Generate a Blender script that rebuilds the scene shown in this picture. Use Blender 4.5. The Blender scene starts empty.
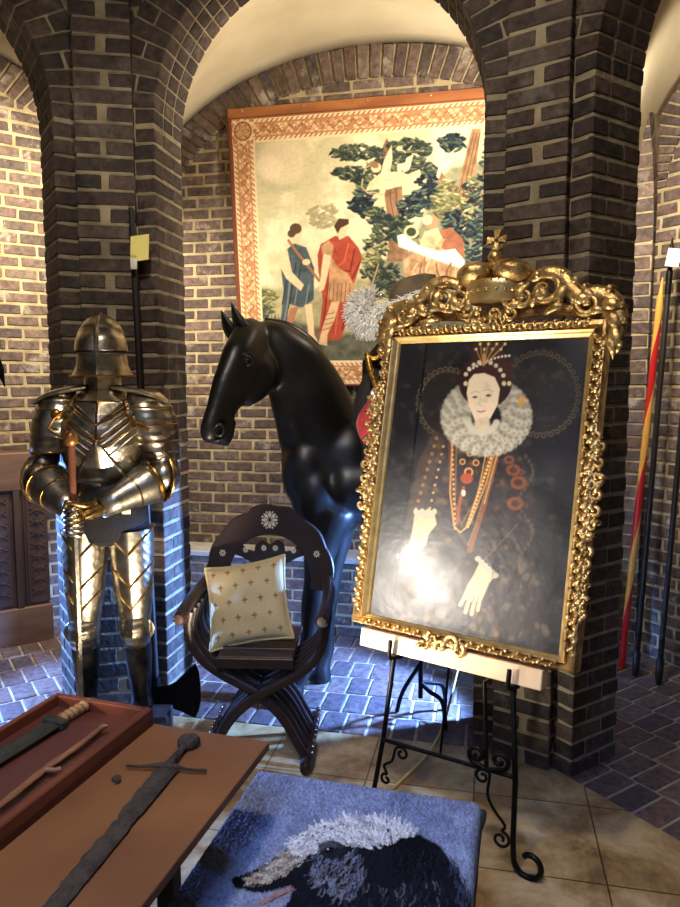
import bpy, bmesh, math, random
import numpy as np
from mathutils import Vector, Matrix
random.seed(7)
PI = math.pi
SC = bpy.context.scene
COL = SC.collection
def V(*a): return Vector(a)
def R(d): return math.radians(d)

# ------------------------------------------------------------------ materials
MATS = {}
def mat(name, col, rough=.6, metal=0., col2=None, nscale=8., namt=.5, bump=0., bscale=40., spec=.5,
        stretch=None, rvar=0., coat=0., contrast=(.35, .65), sheen=0.):
    if name in MATS: return MATS[name]
    m = bpy.data.materials.new(name); m.use_nodes = True
    nt = m.node_tree; N = nt.nodes; L = nt.links
    b = N['Principled BSDF']
    b.inputs['Base Color'].default_value = (*col, 1)
    b.inputs['Roughness'].default_value = rough
    b.inputs['Metallic'].default_value = metal
    b.inputs['Specular IOR Level'].default_value = spec
    b.inputs['Coat Weight'].default_value = coat
    if sheen: b.inputs['Sheen Weight'].default_value = sheen
    tc = N.new('ShaderNodeTexCoord'); mp = N.new('ShaderNodeMapping')
    L.new(tc.outputs['Object'], mp.inputs[0])
    if stretch: mp.inputs['Scale'].default_value = stretch
    if col2 is not None:
        n = N.new('ShaderNodeTexNoise'); n.inputs['Scale'].default_value = nscale
        n.inputs['Detail'].default_value = 6
        L.new(mp.outputs[0], n.inputs['Vector'])
        r = N.new('ShaderNodeMapRange'); r.inputs[1].default_value = contrast[0]; r.inputs[2].default_value = contrast[1]
        r.inputs[4].default_value = namt * 2
        L.new(n.outputs[0], r.inputs[0])
        mx = N.new('ShaderNodeMix'); mx.data_type = 'RGBA'
        mx.inputs[6].default_value = (*col, 1); mx.inputs[7].default_value = (*col2, 1)
        L.new(r.outputs[0], mx.inputs[0]); L.new(mx.outputs[2], b.inputs['Base Color'])
        if rvar:
            rr = N.new('ShaderNodeMapRange'); rr.inputs[3].default_value = rough - rvar; rr.inputs[4].default_value = rough + rvar
            L.new(n.outputs[0], rr.inputs[0]); L.new(rr.outputs[0], b.inputs['Roughness'])
    if bump:
        n2 = N.new('ShaderNodeTexNoise'); n2.inputs['Scale'].default_value = bscale; n2.inputs['Detail'].default_value = 5
        L.new(mp.outputs[0], n2.inputs['Vector'])
        bp = N.new('ShaderNodeBump'); bp.inputs['Strength'].default_value = bump; bp.inputs['Distance'].default_value = .01
        L.new(n2.outputs[0], bp.inputs['Height']); L.new(bp.outputs[0], b.inputs['Normal'])
    MATS[name] = m
    return m

def brick_mat(name, ramp, bump=.6, rough=.8, wash=0.):
    m = bpy.data.materials.new(name); m.use_nodes = True
    nt = m.node_tree; N = nt.nodes; L = nt.links; b = N['Principled BSDF']
    g = N.new('ShaderNodeNewGeometry'); cr = N.new('ShaderNodeValToRGB')
    e = cr.color_ramp.elements
    e[0].position = 0; e[0].color = (*ramp[0], 1); e[1].position = 1; e[1].color = (*ramp[-1], 1)
    for i, c in enumerate(ramp[1:-1]):
        x = e.new((i + 1) / (len(ramp) - 1)); x.color = (*c, 1)
    L.new(g.outputs['Random Per Island'], cr.inputs[0])
    tc = N.new('ShaderNodeTexCoord')
    n = N.new('ShaderNodeTexNoise'); n.inputs['Scale'].default_value = 26; n.inputs['Detail'].default_value = 8; n.inputs['Roughness'].default_value = .65
    L.new(tc.outputs['Object'], n.inputs['Vector'])
    hs = N.new('ShaderNodeHueSaturation'); L.new(cr.outputs[0], hs.inputs['Color'])
    mr = N.new('ShaderNodeMapRange'); mr.inputs[1].default_value = .3; mr.inputs[2].default_value = .7
    mr.inputs[3].default_value = .45; mr.inputs[4].default_value = 1.6
    L.new(n.outputs[0], mr.inputs[0]); L.new(mr.outputs[0], hs.inputs['Value'])
    out = hs.outputs[0]
    if wash:
        n3 = N.new('ShaderNodeTexNoise'); n3.inputs['Scale'].default_value = 5.5; n3.inputs['Detail'].default_value = 7; n3.inputs['Roughness'].default_value = .7
        L.new(tc.outputs['Object'], n3.inputs['Vector'])
        m3 = N.new('ShaderNodeMapRange'); m3.inputs[1].default_value = .56; m3.inputs[2].default_value = .68
        L.new(n3.outputs[0], m3.inputs[0])
        ml = N.new('ShaderNodeMath'); ml.operation = 'MULTIPLY'; ml.inputs[1].default_value = wash
        L.new(m3.outputs[0], ml.inputs[0])
        mx = N.new('ShaderNodeMix'); mx.data_type = 'RGBA'; mx.inputs[7].default_value = (.45, .4, .33, 1)
        L.new(ml.outputs[0], mx.inputs[0]); L.new(out, mx.inputs[6]); out = mx.outputs[2]
    L.new(out, b.inputs['Base Color'])
    b.inputs['Roughness'].default_value = rough; b.inputs['Specular IOR Level'].default_value = .35
    n2 = N.new('ShaderNodeTexNoise'); n2.inputs['Scale'].default_value = 55; n2.inputs['Detail'].default_value = 6
    L.new(tc.outputs['Object'], n2.inputs['Vector'])
    bp = N.new('ShaderNodeBump'); bp.inputs['Strength'].default_value = bump; bp.inputs['Distance'].default_value = .008
    L.new(n2.outputs[0], bp.inputs['Height']); L.new(bp.outputs[0], b.inputs['Normal'])
    return m

def paint_mat(name, rough=.8, bump=.3, bscale=300., coat=0., spec=.4, metal=0., rvar=0., rscale=6.):
    m = bpy.data.materials.new(name); m.use_nodes = True
    nt = m.node_tree; N = nt.nodes; L = nt.links; b = N['Principled BSDF']
    a = N.new('ShaderNodeAttribute'); a.attribute_name = 'Col'
    L.new(a.outputs['Color'], b.inputs['Base Color'])
    b.inputs['Roughness'].default_value = rough; b.inputs['Coat Weight'].default_value = coat
    b.inputs['Coat Roughness'].default_value = .3
    b.inputs['Specular IOR Level'].default_value = spec
    tc = N.new('ShaderNodeTexCoord')
    if rvar:
        n = N.new('ShaderNodeTexNoise'); n.inputs['Scale'].default_value = rscale; n.inputs['Detail'].default_value = 6
        L.new(tc.outputs['Object'], n.inputs['Vector'])
        r = N.new('ShaderNodeMapRange'); r.inputs[1].default_value = .3; r.inputs[2].default_value = .7
        r.inputs[3].default_value = rough - rvar; r.inputs[4].default_value = rough + rvar
        L.new(n.outputs[0], r.inputs[0]); L.new(r.outputs[0], b.inputs['Roughness'])
    if bump:
        n2 = N.new('ShaderNodeTexNoise'); n2.inputs['Scale'].default_value = bscale
        L.new(tc.outputs['Object'], n2.inputs['Vector'])
        bp = N.new('ShaderNodeBump'); bp.inputs['Strength'].default_value = bump; bp.inputs['Distance'].default_value = .003
        L.new(n2.outputs[0], bp.inputs['Height']); L.new(bp.outputs[0], b.inputs['Normal'])
    return m

# ------------------------------------------------------------------ mesh builder
class MB:
    def __init__(s): s.v = []; s.f = []; s.m = []; s.M = Matrix()
    def add(s, vs, fs, mi=0):
        o = len(s.v)
        s.v += [tuple(s.M @ Vector(v)) for v in vs]
        s.f += [tuple(i + o for i in f) for f in fs]; s.m += [mi] * len(fs)
        return s
    def hexa(s, p, mi=0):   # 8 points: bottom 4, top 4
        return s.add(p, [(3, 2, 1, 0), (4, 5, 6, 7), (0, 1, 5, 4), (1, 2, 6, 5), (2, 3, 7, 6), (3, 0, 4, 7)], mi)
    def obox(s, o, u, v, w, mi=0):   # corner + three edge vectors
        o, u, v, w = map(Vector, (o, u, v, w))
        return s.hexa([o, o+u, o+u+v, o+v, o+w, o+u+w, o+u+v+w, o+v+w], mi)
    def box(s, x0, x1, y0, y1, z0, z1, mi=0): return s.obox((x0, y0, z0), (x1-x0, 0, 0), (0, y1-y0, 0), (0, 0, z1-z0), mi)
    def rings(s, rs, mi=0, cap=(True, True), closed=True, loop=False):
        n = len(rs[0]); vs = [p for r in rs for p in r]; fs = []
        m = len(rs)
        for i in range(m if loop else m - 1):
            a = i * n; b = ((i + 1) % m) * n
            for j in range(n if closed else n - 1):
                k = (j + 1) % n
                fs.append((a + j, a + k, b + k, b + j))
        if not loop and closed:
            if cap[0]: fs.append(tuple(reversed(range(n))))
            if cap[1]: fs.append(tuple(range((m-1)*n, m*n)))
        return s.add(vs, fs, mi)
    def tube(s, pts, rad, n=10, mi=0, flat=1., up=None, cap=(True, True), rot=0., shape=None):
        pts = [Vector(p) for p in pts]; m = len(pts)
        if not hasattr(rad, '__len__'): rad = [rad] * m
        T = [(pts[min(i+1, m-1)] - pts[max(i-1, 0)]).normalized() for i in range(m)]
        if up is None: up = Vector((0, 0, 1)) if abs(T[0].z) < .9 else Vector((0, 1, 0))
        A = (Vector(up) - T[0] * T[0].dot(Vector(up))).normalized(); rs = []
        for i in range(m):
            A = (A - T[i] * T[i].dot(A))
            A = A.normalized() if A.length > 1e-6 else T[i].orthogonal().normalized()
            B = T[i].cross(A); r = rad[i]
            ra, rb = (r if hasattr(r, '__len__') else (r * flat, r))
            ring = []
            for j in range(n):
                a = 2 * PI * j / n + rot
                k = shape(i / max(m - 1, 1), a) if shape else 1
                ring.append(pts[i] + A * math.cos(a) * ra * k + B * math.sin(a) * rb * k)
            rs.append(ring)
        return s.rings(rs, mi, cap)
    def lathe(s, prof, n=20, mi=0, o=(0, 0, 0), ax=(0, 0, 1), cap=(True, True)):
        ax = Vector(ax).normalized(); A = ax.orthogonal().normalized(); B = ax.cross(A); o = Vector(o)
        rs = [[o + ax * z + (A * math.cos(2*PI*j/n) + B * math.sin(2*PI*j/n)) * max(r, 1e-4) for j in range(n)] for r, z in prof]
        return s.rings(rs, mi, cap)
    def ball(s, c, r, n=12, mi=0, ax=(0, 0, 1), q=None):
        if not hasattr(r, '__len__'): r = (r, r, r)
        k = max(5, n // 2 + 1); rs = []; c = Vector(c)
        for i in range(k):
            t = PI * i / (k - 1); t = min(max(t, .03), PI - .03)
            ring = []
            for j in range(n):
                a = 2 * PI * j / n
                p = Vector((r[0]*math.sin(t)*math.cos(a), r[1]*math.sin(t)*math.sin(a), -r[2]*math.cos(t)))
                if q is not None: p = q @ p
                ring.append(c + p)
            rs.append(ring)
        return s.rings(rs, mi)
    def prism(s, poly, o, u, v, w, mi=0):    # 2-D outline in (u, v), thickness vector w
        o, u, v, w = map(Vector, (o, u, v, w))
        a = [o + u * x + v * y for x, y in poly]; n = len(a)
        return s.add(a + [p + w for p in a], [tuple(reversed(range(n))), tuple(range(n, 2*n))] +
                     [(i, (i+1) % n, (i+1) % n + n, i + n) for i in range(n)], mi)
    def build(s, name, mats, parent=None, loc=(0, 0, 0), smooth=None, bevel=0, sub=0, local=False, rot=None, fix=True, seg=1):
        me = bpy.data.meshes.new(name); loc = Vector(loc)
        vs = s.v
        if parent is not None and not local:
            inv = WM(parent).inverted(); vs = [tuple(inv @ Vector(v)) for v in vs]
        elif parent is None and not local: vs = [tuple(Vector(v) - loc) for v in vs]
        me.from_pydata(vs, [], s.f)
        if not hasattr(mats, '__len__'): mats = [mats]
        for m in mats: me.materials.append(m)
        me.polygons.foreach_set('material_index', s.m)
        if fix:
            bm = bmesh.new(); bm.from_mesh(me); bmesh.ops.recalc_face_normals(bm, faces=bm.faces); bm.to_mesh(me); bm.free()
        o = bpy.data.objects.new(name, me); COL.objects.link(o)
        if parent is not None: o.parent = parent
        else: o.location = loc
        if smooth is not None:
            me.shade_smooth()
            if smooth < 180: me.set_sharp_from_angle(angle=R(smooth))
        if bevel:
            b = o.modifiers.new('bevel', 'BEVEL'); b.width = bevel; b.segments = seg; b.limit_method = 'ANGLE'; b.angle_limit = R(35)
        if sub:
            b = o.modifiers.new('sub', 'SUBSURF'); b.levels = sub; b.render_levels = sub
        me.update()
        return o
def WM(o):
    m = o.matrix_basis
    return (WM(o.parent) @ m) if o.parent else m.copy()
def tag(o, label=None, cat=None, group=None, kind=None):
    if label: o['label'] = label
    if cat: o['category'] = cat
    if group: o['group'] = group
    if kind: o['kind'] = kind
    return o
def thing(name, label, cat, loc=(0, 0, 0), rz=0, group=None, M=None):
    o = bpy.data.objects.new(name, None); COL.objects.link(o); o.empty_display_size = .1
    if M is not None: o.matrix_basis = M
    else: o.location = loc; o.rotation_euler = (0, 0, rz)
    return tag(o, label, cat, group)
def copy_tree(o, parent=None):
    c = o.copy(); COL.objects.link(c); c.parent = parent
    for ch in [x for x in bpy.data.objects if x.parent == o]: copy_tree(ch, c)
    return c
def cat_rom(pts, n=8):
    P = [Vector(p) for p in pts]; P = [2*P[0]-P[1]] + P + [2*P[-1]-P[-2]]; out = []
    for i in range(1, len(P) - 2):
        a, b, c, d = P[i-1:i+3]
        for k in range(n):
            t = k / n
            out.append(.5*((2*b) + (c-a)*t + (2*a-5*b+4*c-d)*t*t + (3*b-a-3*c+d)*t**3))
    out.append(P[-2]); return out
def lerp_list(rs, n):
    out = []
    for i in range(len(rs) - 1):
        for k in range(n):
            t = k / n; t = t*t*(3-2*t)*.5 + t*.5
            a, b = rs[i], rs[i+1]
            out.append(tuple(x+(y-x)*t for x, y in zip(a, b)) if hasattr(a, '__len__') else a+(b-a)*t)
    out.append(rs[-1]); return out

# ------------------------------------------------------------------ painted grids (woven or painted pictures)
def homog(src, dst):
    A = []; b = []
    for (x, y), (u, v) in zip(src, dst):
        A += [[x, y, 1, 0, 0, 0, -u*x, -u*y], [0, 0, 0, x, y, 1, -v*x, -v*y]]; b += [u, v]
    h = np.linalg.solve(np.array(A, float), np.array(b, float))
    return np.append(h, 1).reshape(3, 3)
RNG = np.random.default_rng(3)
def vnoise(x, y, sc, seed=0):
    rg = np.random.default_rng(seed); T = rg.random((64, 64))
    X = x / sc; Y = y / sc; xi = np.floor(X).astype(int); yi = np.floor(Y).astype(int)
    fx = X - xi; fy = Y - yi; fx = fx*fx*(3-2*fx); fy = fy*fy*(3-2*fy)
    g = lambda a, b: T[a % 64, b % 64]
    return (g(xi, yi)*(1-fx)+g(xi+1, yi)*fx)*(1-fy) + (g(xi, yi+1)*(1-fx)+g(xi+1, yi+1)*fx)*fy
def fbm(x, y, sc, seed=0, o=4):
    r = 0; a = .5; t = 0
    for i in range(o): r = r + a*vnoise(x, y, sc/2**i, seed+i); t += a; a *= .5
    return r / t
class Canvas:
    def __init__(s, x, y): s.x = x.ravel(); s.y = y.ravel(); s.c = np.zeros((s.x.size, 3))
    def _sel(s, x0, x1, y0, y1): return np.nonzero((s.x >= x0) & (s.x <= x1) & (s.y >= y0) & (s.y <= y1))[0]
    def blend(s, i, a, col):
        a = np.clip(a, 0, 1)[:, None]; s.c[i] = s.c[i]*(1-a) + np.array(col)*a
    def poly(s, P, col, soft=.7, alpha=1., var=0., seed=0):
        P = np.array(P, float); i = s._sel(P[:, 0].min()-2, P[:, 0].max()+2, P[:, 1].min()-2, P[:, 1].max()+2)
        if not len(i): return
        x = s.x[i]; y = s.y[i]; ins = np.zeros(len(i), bool); d = np.full(len(i), 1e9)
        for k in range(len(P)):
            ax, ay = P[k]; bx, by = P[(k+1) % len(P)]
            c = ((ay > y) != (by > y)) & (x < (bx-ax)*(y-ay)/((by-ay) if by != ay else 1e-9)+ax); ins ^= c
            t = np.clip(((x-ax)*(bx-ax)+(y-ay)*(by-ay))/max((bx-ax)**2+(by-ay)**2, 1e-9), 0, 1)
            d = np.minimum(d, np.hypot(x-ax-t*(bx-ax), y-ay-t*(by-ay)))
        sd = np.where(ins, d, -d); a = np.clip(sd/soft+.5, 0, 1)*alpha
        cc = np.array(col)
        if var:
            cc = cc[None, :]*(1+var*(2*fbm(x, y, 6, seed)-1))[:, None]
        s.blend(i, a, cc)
    def ell(s, cx, cy, rx, ry, col, rot=0., soft=.7, alpha=1.):
        r = max(rx, ry)+2; i = s._sel(cx-r, cx+r, cy-r, cy+r)
        if not len(i): return
        x = s.x[i]-cx; y = s.y[i]-cy; c, q = math.cos(rot), math.sin(rot)
        X = x*c+y*q; Y = -x*q+y*c; k = np.sqrt((X/rx)**2+(Y/ry)**2)
        s.blend(i, (1-k)*min(rx, ry)/soft+.5 if alpha == 1 else np.clip((1-k)*min(rx, ry)/soft+.5, 0, 1)*alpha, col)
    def line(s, P, w, col, alpha=1., soft=.6):
        P = np.array(P, float); i = s._sel(P[:, 0].min()-w-1, P[:, 0].max()+w+1, P[:, 1].min()-w-1, P[:, 1].max()+w+1)
        if not len(i): return
        x = s.x[i]; y = s.y[i]; d = np.full(len(i), 1e9)
        for k in range(len(P)-1):
            ax, ay = P[k]; bx, by = P[k+1]
            t = np.clip(((x-ax)*(bx-ax)+(y-ay)*(by-ay))/max((bx-ax)**2+(by-ay)**2, 1e-9), 0, 1)
            d = np.minimum(d, np.hypot(x-ax-t*(bx-ax), y-ay-t*(by-ay)))
        s.blend(i, np.clip((w/2-d)/soft+.5, 0, 1)*alpha, col)
def grid_obj(name, nu, nv, posf, colors, m, parent=None, loc=(0, 0, 0), thick=0):
    # posf(U, V) -> (nv, nu, 3) array of positions; colors (nv*nu, 3)
    u, v = np.meshgrid(np.linspace(0, 1, nu), np.linspace(0, 1, nv))
    P = posf(u, v).reshape(-1, 3)
    if parent is not None:
        I = np.array(WM(parent).inverted()); P = P @ I[:3, :3].T + I[:3, 3]
    else: P = P - np.array(loc)
    n = nu*nv; idx = np.arange(n).reshape(nv, nu)
    f = np.stack([idx[:-1, :-1], idx[:-1, 1:], idx[1:, 1:], idx[1:, :-1]], -1).reshape(-1, 4)
    me = bpy.data.meshes.new(name); me.vertices.add(n); me.vertices.foreach_set('co', P.ravel().astype(np.float32))
    me.loops.add(f.size); me.polygons.add(len(f))
    me.loops.foreach_set('vertex_index', f.ravel().astype(np.int32))
    me.polygons.foreach_set('loop_start', (np.arange(len(f))*4).astype(np.int32))
    me.polygons.foreach_set('loop_total', np.full(len(f), 4, np.int32))
    me.update(calc_edges=True)
    a = me.color_attributes.new('Col', 'FLOAT_COLOR', 'POINT')
    c = np.ones((n, 4), np.float32); c[:, :3] = colors; a.data.foreach_set('color', c.ravel())
    me.materials.append(m); me.shade_smooth()
    o = bpy.data.objects.new(name, me); COL.objects.link(o)
    if parent is not None: o.parent = parent
    else: o.location = loc
    if thick:
        sm = o.modifiers.new('thickness', 'SOLIDIFY'); sm.thickness = thick; sm.offset = -1
    return o
def srgb(r, g, b):
    f = lambda c: (c/255/12.92) if c/255 <= .04045 else ((c/255+.055)/1.055)**2.4
    return (f(r), f(g), f(b))

# ------------------------------------------------------------------ camera
cam_d = bpy.data.cameras.new('camera'); cam = bpy.data.objects.new('camera', cam_d); COL.objects.link(cam)
cam.location = (0, 0, 1.68); cam.rotation_euler = (R(90 - 5.8), 0, 0)
cam_d.sensor_fit = 'VERTICAL'; cam_d.sensor_height = 24; cam_d.lens = 700 / 907 * 24; cam_d.clip_start = .05
SC.camera = cam

# ------------------------------------------------------------------ room shell: octagon ring of arches
MORTAR = mat('mortar', srgb(182, 166, 130), .95, col2=srgb(146, 130, 98), nscale=14, namt=.5, bump=.5, bscale=70)
MORTAR_IN = mat('mortar_inner', srgb(168, 154, 126), .95, col2=srgb(128, 116, 94), nscale=9, namt=.5, bump=.7, bscale=60)
BR_IN = brick_mat('brick_inner', [srgb(62, 52, 48), srgb(80, 68, 62), srgb(50, 44, 42), srgb(92, 78, 70), srgb(68, 54, 50), srgb(60, 52, 50)], wash=.2)
BR_OUT = brick_mat('brick_outer', [srgb(86, 72, 66), srgb(106, 88, 80), srgb(72, 62, 58), srgb(114, 98, 88), srgb(94, 74, 66), srgb(80, 70, 68)], wash=.8)
PAVER = brick_mat('paver', [srgb(92, 78, 76), srgb(110, 92, 86), srgb(78, 68, 70), srgb(104, 84, 78), srgb(88, 76, 78)], bump=.35, rough=.5)
GROUT = mat('grout', srgb(176, 164, 140), .9, col2=srgb(140, 128, 108), nscale=10)
PLASTER = mat('plaster', srgb(222, 210, 178), .9, col2=srgb(198, 184, 150), nscale=1.6, namt=.5, bump=.25, bscale=9)
L = 2.0; A = .76; ZS = 2.88; ZT = 4.35; TK = .3; D = 1.5; CP = .0755
A1, B1, ZO = 1.4, .82, 2.8
A2, B2 = 1.6, 1.02
MID1 = Vector((-.126, 3.243, 0))
def chord(k):     # k = 1 is the bay straight ahead
    ang = R(-12 - 45 * (k - 1))
    m = MID1.copy(); a = R(-12)
    if k > 1:
        for i in range(1, k):
            m += Vector((math.cos(a), math.sin(a), 0)) * L/2; a -= R(45); m += Vector((math.cos(a), math.sin(a), 0)) * L/2
    if k < 1:
        for i in range(1, k, -1):
            m -= Vector((math.cos(a), math.sin(a), 0)) * L/2; a += R(45); m -= Vector((math.cos(a), math.sin(a), 0)) * L/2
    U = Vector((math.cos(ang), math.sin(ang), 0)); N = Vector((U.y, -U.x, 0))
    return m, U, N
def BP(fr, s, d, z):
    m, U, N = fr; return m + U * s + N * d + Vector((0, 0, z))
def jit(a=.0034): return random.uniform(-a, a)
def fill(s0, s1, off, bl=.2, g=.013, mn=.035):
    out = []; s = s0 - off
    while s < s1 - .005:
        a, b = max(s, s0), min(s + bl - g, s1)
        if b - a > mn: out.append((a, b))
        s += bl
    return out
def face_brick(mb, fr, s0, s1, z0, z1, d, depth=.03, ax='s'):
    j = [jit() for _ in range(8)]
    if ax == 's':
        p = [BP(fr, s0+j[0], d-depth, z0+j[1]), BP(fr, s1+j[2], d-depth, z0+j[3]), BP(fr, s1+j[2], d+j[6]*.6, z0+j[3]), BP(fr, s0+j[0], d+j[7]*.6, z0+j[1]),
             BP(fr, s0+j[4], d-depth, z1+j[5]), BP(fr, s1+j[6], d-depth, z1+j[7]), BP(fr, s1+j[6], d+j[6]*.6, z1+j[7]), BP(fr, s0+j[4], d+j[7]*.6, z1+j[5])]
    mb.hexa(p, 1)
def arcade(k, name):
    fr = chord(k); mb = MB()
    n = 36
    def outline(ext):
        P = [(-L/2-ext, 0), (-A, 0), (-A, ZS)] + [(-A*math.cos(PI*i/n), ZS + A*math.sin(PI*i/n)) for i in range(1, n)] + [(A, ZS), (A, 0), (L/2+ext, 0), (L/2+ext, ZT), (-L/2-ext, ZT)]
        return P
    F = [BP(fr, s, 0, z) for s, z in outline(0)]; Bk = [BP(fr, s, -TK, z) for s, z in outline(.124)]
    q = len(F)
    mb.add(F + Bk, [tuple(range(q)), tuple(reversed(range(q, 2*q)))] + [(i, i+q, (i+1) % q+q, (i+1) % q) for i in range(q)], 0)
    R2 = A + .212
    z = .006; row = 0
    while z < ZT - CP:
        z1 = z + CP - .016
        zm = (z+z1)/2
        if zm < ZS: e = A - .004
        elif zm - ZS < R2: e = math.sqrt(R2**2 - (zm-ZS)**2)
        else: e = 0
        for sgn in (-1, 1):
            off = .105 if row % 2 else 0
            for a, b in fill(max(e, 0), L/2 + .03, off, .215):
                if sgn < 0: face_brick(mb, fr, -b, -a, z, z1, .005)
                else: face_brick(mb, fr, a, b, z, z1, .005)
            if zm < ZS:      # jamb of the opening
                for a, b in fill(0, TK, .1 if row % 2 else 0, .2):
                    s = sgn * (A - .005); s2 = sgn * (A + .02)
                    lo, hi = (s, s2) if s < s2 else (s2, s)
                    mb.hexa([BP(fr, lo, -b-.0, z+jit()), BP(fr, hi, -b, z+jit()), BP(fr, hi, -a+.005, z+jit()), BP(fr, lo+jit(.001), -a+.005, z+jit()),
                             BP(fr, lo, -b, z1+jit()), BP(fr, hi, -b, z1+jit()), BP(fr, hi, -a+.005, z1+jit()), BP(fr, lo+jit(.001), -a+.005, z1+jit())], 1)
        z += CP; row += 1
    nv = 36
    for i in range(nv):
        a0 = PI * i / nv + .006; a1 = PI * (i+1) / nv - .006
        def P(r, a, d): return BP(fr, -r*math.cos(a), d, ZS + r*math.sin(a))
        cuts = [(A-.005, A+.2)] if i % 2 else [(A-.005, A+.093), (A+.107, A+.2)]
        for r0, r1 in cuts:
            w = .007*(r0-A)/A
            j = jit()
            mb.hexa([P(r0, a0, -.09), P(r1+j, a0-w, -.09), P(r1+j, a0-w, .006), P(r0, a0, .006), P(r0, a1, -.09), P(r1+j, a1+w, -.09), P(r1+j, a1+w, .006), P(r0, a1, .006)], 1)
        for d0, d1 in ((-.195, -.103), (-.302, -.208)):
            mb.hexa([P(A-.005, a0, d0), P(A+.03, a0, d0), P(A+.03, a0, d1), P(A-.005, a0, d1), P(A-.005, a1, d0), P(A+.03, a1, d0), P(A+.03, a1, d1), P(A-.005, a1, d1)], 1)
    o = mb.build(name, [MORTAR_IN, BR_IN], loc=fr[0], bevel=.004)
    tag(o, kind='structure')
def pilaster(k, name):   # at the corner between bay k and bay k + 1
    m, U, N = chord(k); C = m + U * L/2; m2, U2, N2 = chord(k+1)
    nb = (N + N2).normalized(); tb = (U + U2).normalized(); fr = (C, tb, nb); mb = MB()
    w = .127; dp = .1
    mb.obox(BP(fr, -w, -.2, 0), tb*2*w, nb*(dp+.2), (0, 0, ZT), 0)
    z = .006; row = 0
    while z < ZT - CP:
        z1 = z + CP - .016
        if row % 2:
            segs = [(-w-.004, w+.004)]
        else:
            g = random.uniform(.014, .024); c = random.uniform(-.01, .01); segs = [(-w-.004, c-g), (c+g, w+.004)]
        for a, b in segs: face_brick(mb, fr, a, b, z, z1, dp+.006, .095)
        for sg in (-1, 1):
            lo = (-w-.004, -w+.02) if sg < 0 else (w-.02, w+.004)
            mb.obox(BP(fr, lo[0], -.12, z), tb*(lo[1]-lo[0]), nb*.12, (0, 0, z1-z), 1)
        z += CP; row += 1
    tag(mb.build(name, [MORTAR_IN, BR_IN], loc=C, bevel=.004), kind='structure')
def outer_wall(k, name):
    fr = chord(k); mb = MB(); H = L/2 + D*math.tan(R(22.5))
    mb.obox(BP(fr, -H, -D-.2, 0), fr[1]*2*H, fr[2]*.2, (0, 0, 4.1), 0)
    z = .006; row = 0
    while z < 4.0:
        z1 = z + CP - .018; zm = (z+z1)/2
        if zm < ZO: e = H
        else:
            q = 1-((zm-ZO)/B1)**2
            if q <= 0: break
            e = A1*math.sqrt(q)
        for a, b in fill(-e, e, .1 if row % 2 else 0, .205, .019): face_brick(mb, fr, a, b, z, z1, -D+.006)
        z += CP; row += 1
    nv = 58
    for i in range(nv):
        a0 = PI*i/nv; a1 = PI*(i+1)/nv
        def P(t, a, d): return BP(fr, -(A1+(A2-A1)*t)*math.cos(a), d, ZO+(B1+(B2-B1)*t)*math.sin(a))
        g = .006
        j = jit(.03)
        mb.hexa([P(.0, a0+g, -D-.02), P(1+j, a0+g, -D-.02), P(1+j, a0+g, -D+.02), P(0, a0+g, -D+.02), P(0, a1-g, -D-.02), P(1+j, a1-g, -D-.02), P(1+j, a1-g, -D+.02), P(0, a1-g, -D+.02)], 1)
    tag(mb.build(name, [MORTAR, BR_OUT], loc=fr[0]-fr[2]*D, bevel=.004), kind='structure')
def respond(k, name):    # brick rib that carries the vault between bay k and k + 1
    m, U, N = chord(k); C = m + U*L/2; m2, U2, N2 = chord(k+1)
    nb = (N+N2).normalized(); tb = (U+U2).normalized(); fr = (C, tb, nb); mb = MB()
    DD = D/math.cos(R(22.5)); w = .15; di = TK/math.cos(R(22.5)) - .05; df = DD-.14
    zs = 2.5
    mb.obox(BP(fr, -w, -DD-.05, 0), tb*2*w, nb*.19, (0, 0, 4.1), 0)
    z = .006; row = 0
    while z < zs:
        z1 = z+CP-.014
        for a, b in (([(-w-.003, w+.003)] if 0 else fill(-w-.003, w+.003, .1 if row % 2 else 0, .205, .014, .03))): face_brick(mb, fr, a, b, z, z1, -df+.006)
        for sg in (-1, 1):
            lo = -w-.004 if sg < 0 else w-.02
            mb.obox(BP(fr, lo, -DD, z), tb*.024, nb*(.13), (0, 0, z1-z), 1)
        z += CP; row += 1
    rr = (df-di)/2; cd = (df+di)/2; n = 30
    pts = [(-cd-rr*math.cos(PI*i/n), zs+rr*1.3*math.sin(PI*i/n)) for i in range(n+1)]
    pl = pts + [(-di+.0, 4.1), (-df-.0, 4.1)]
    Fa = [BP(fr, -w, d, z) for d, z in pl]; Fb = [BP(fr, w, d, z) for d, z in pl]; q = len(pl)
    mb.add(Fa+Fb, [tuple(range(q)), tuple(reversed(range(q, 2*q)))] + [(i, i+q, (i+1) % q+q, (i+1) % q) for i in range(q)], 0)
    for i in range(n):
        (d0, z0), (d1, z1) = pts[i], pts[i+1]
        def Q(t, dz, s):
            d, z = (d0+(d1-d0)*t, z0+(z1-z0)*t); v = Vector((d+cd, (z-zs)/1.3)).normalized()
            return BP(fr, s, d+v.x*dz, z+v.y*dz)
        for s0, s1 in ((-w-.004, -.007), (.007, w+.004)):
            mb.hexa([Q(.07, -.005, s0), Q(.93, -.005, s0), Q(.93, .1, s0), Q(.07, .1, s0), Q(.07, -.005, s1), Q(.93, -.005, s1), Q(.93, .1, s1), Q(.07, .1, s1)], 1)
    tag(mb.build(name, [MORTAR, BR_OUT], loc=C-nb*df, bevel=.004), kind='structure')
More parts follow.
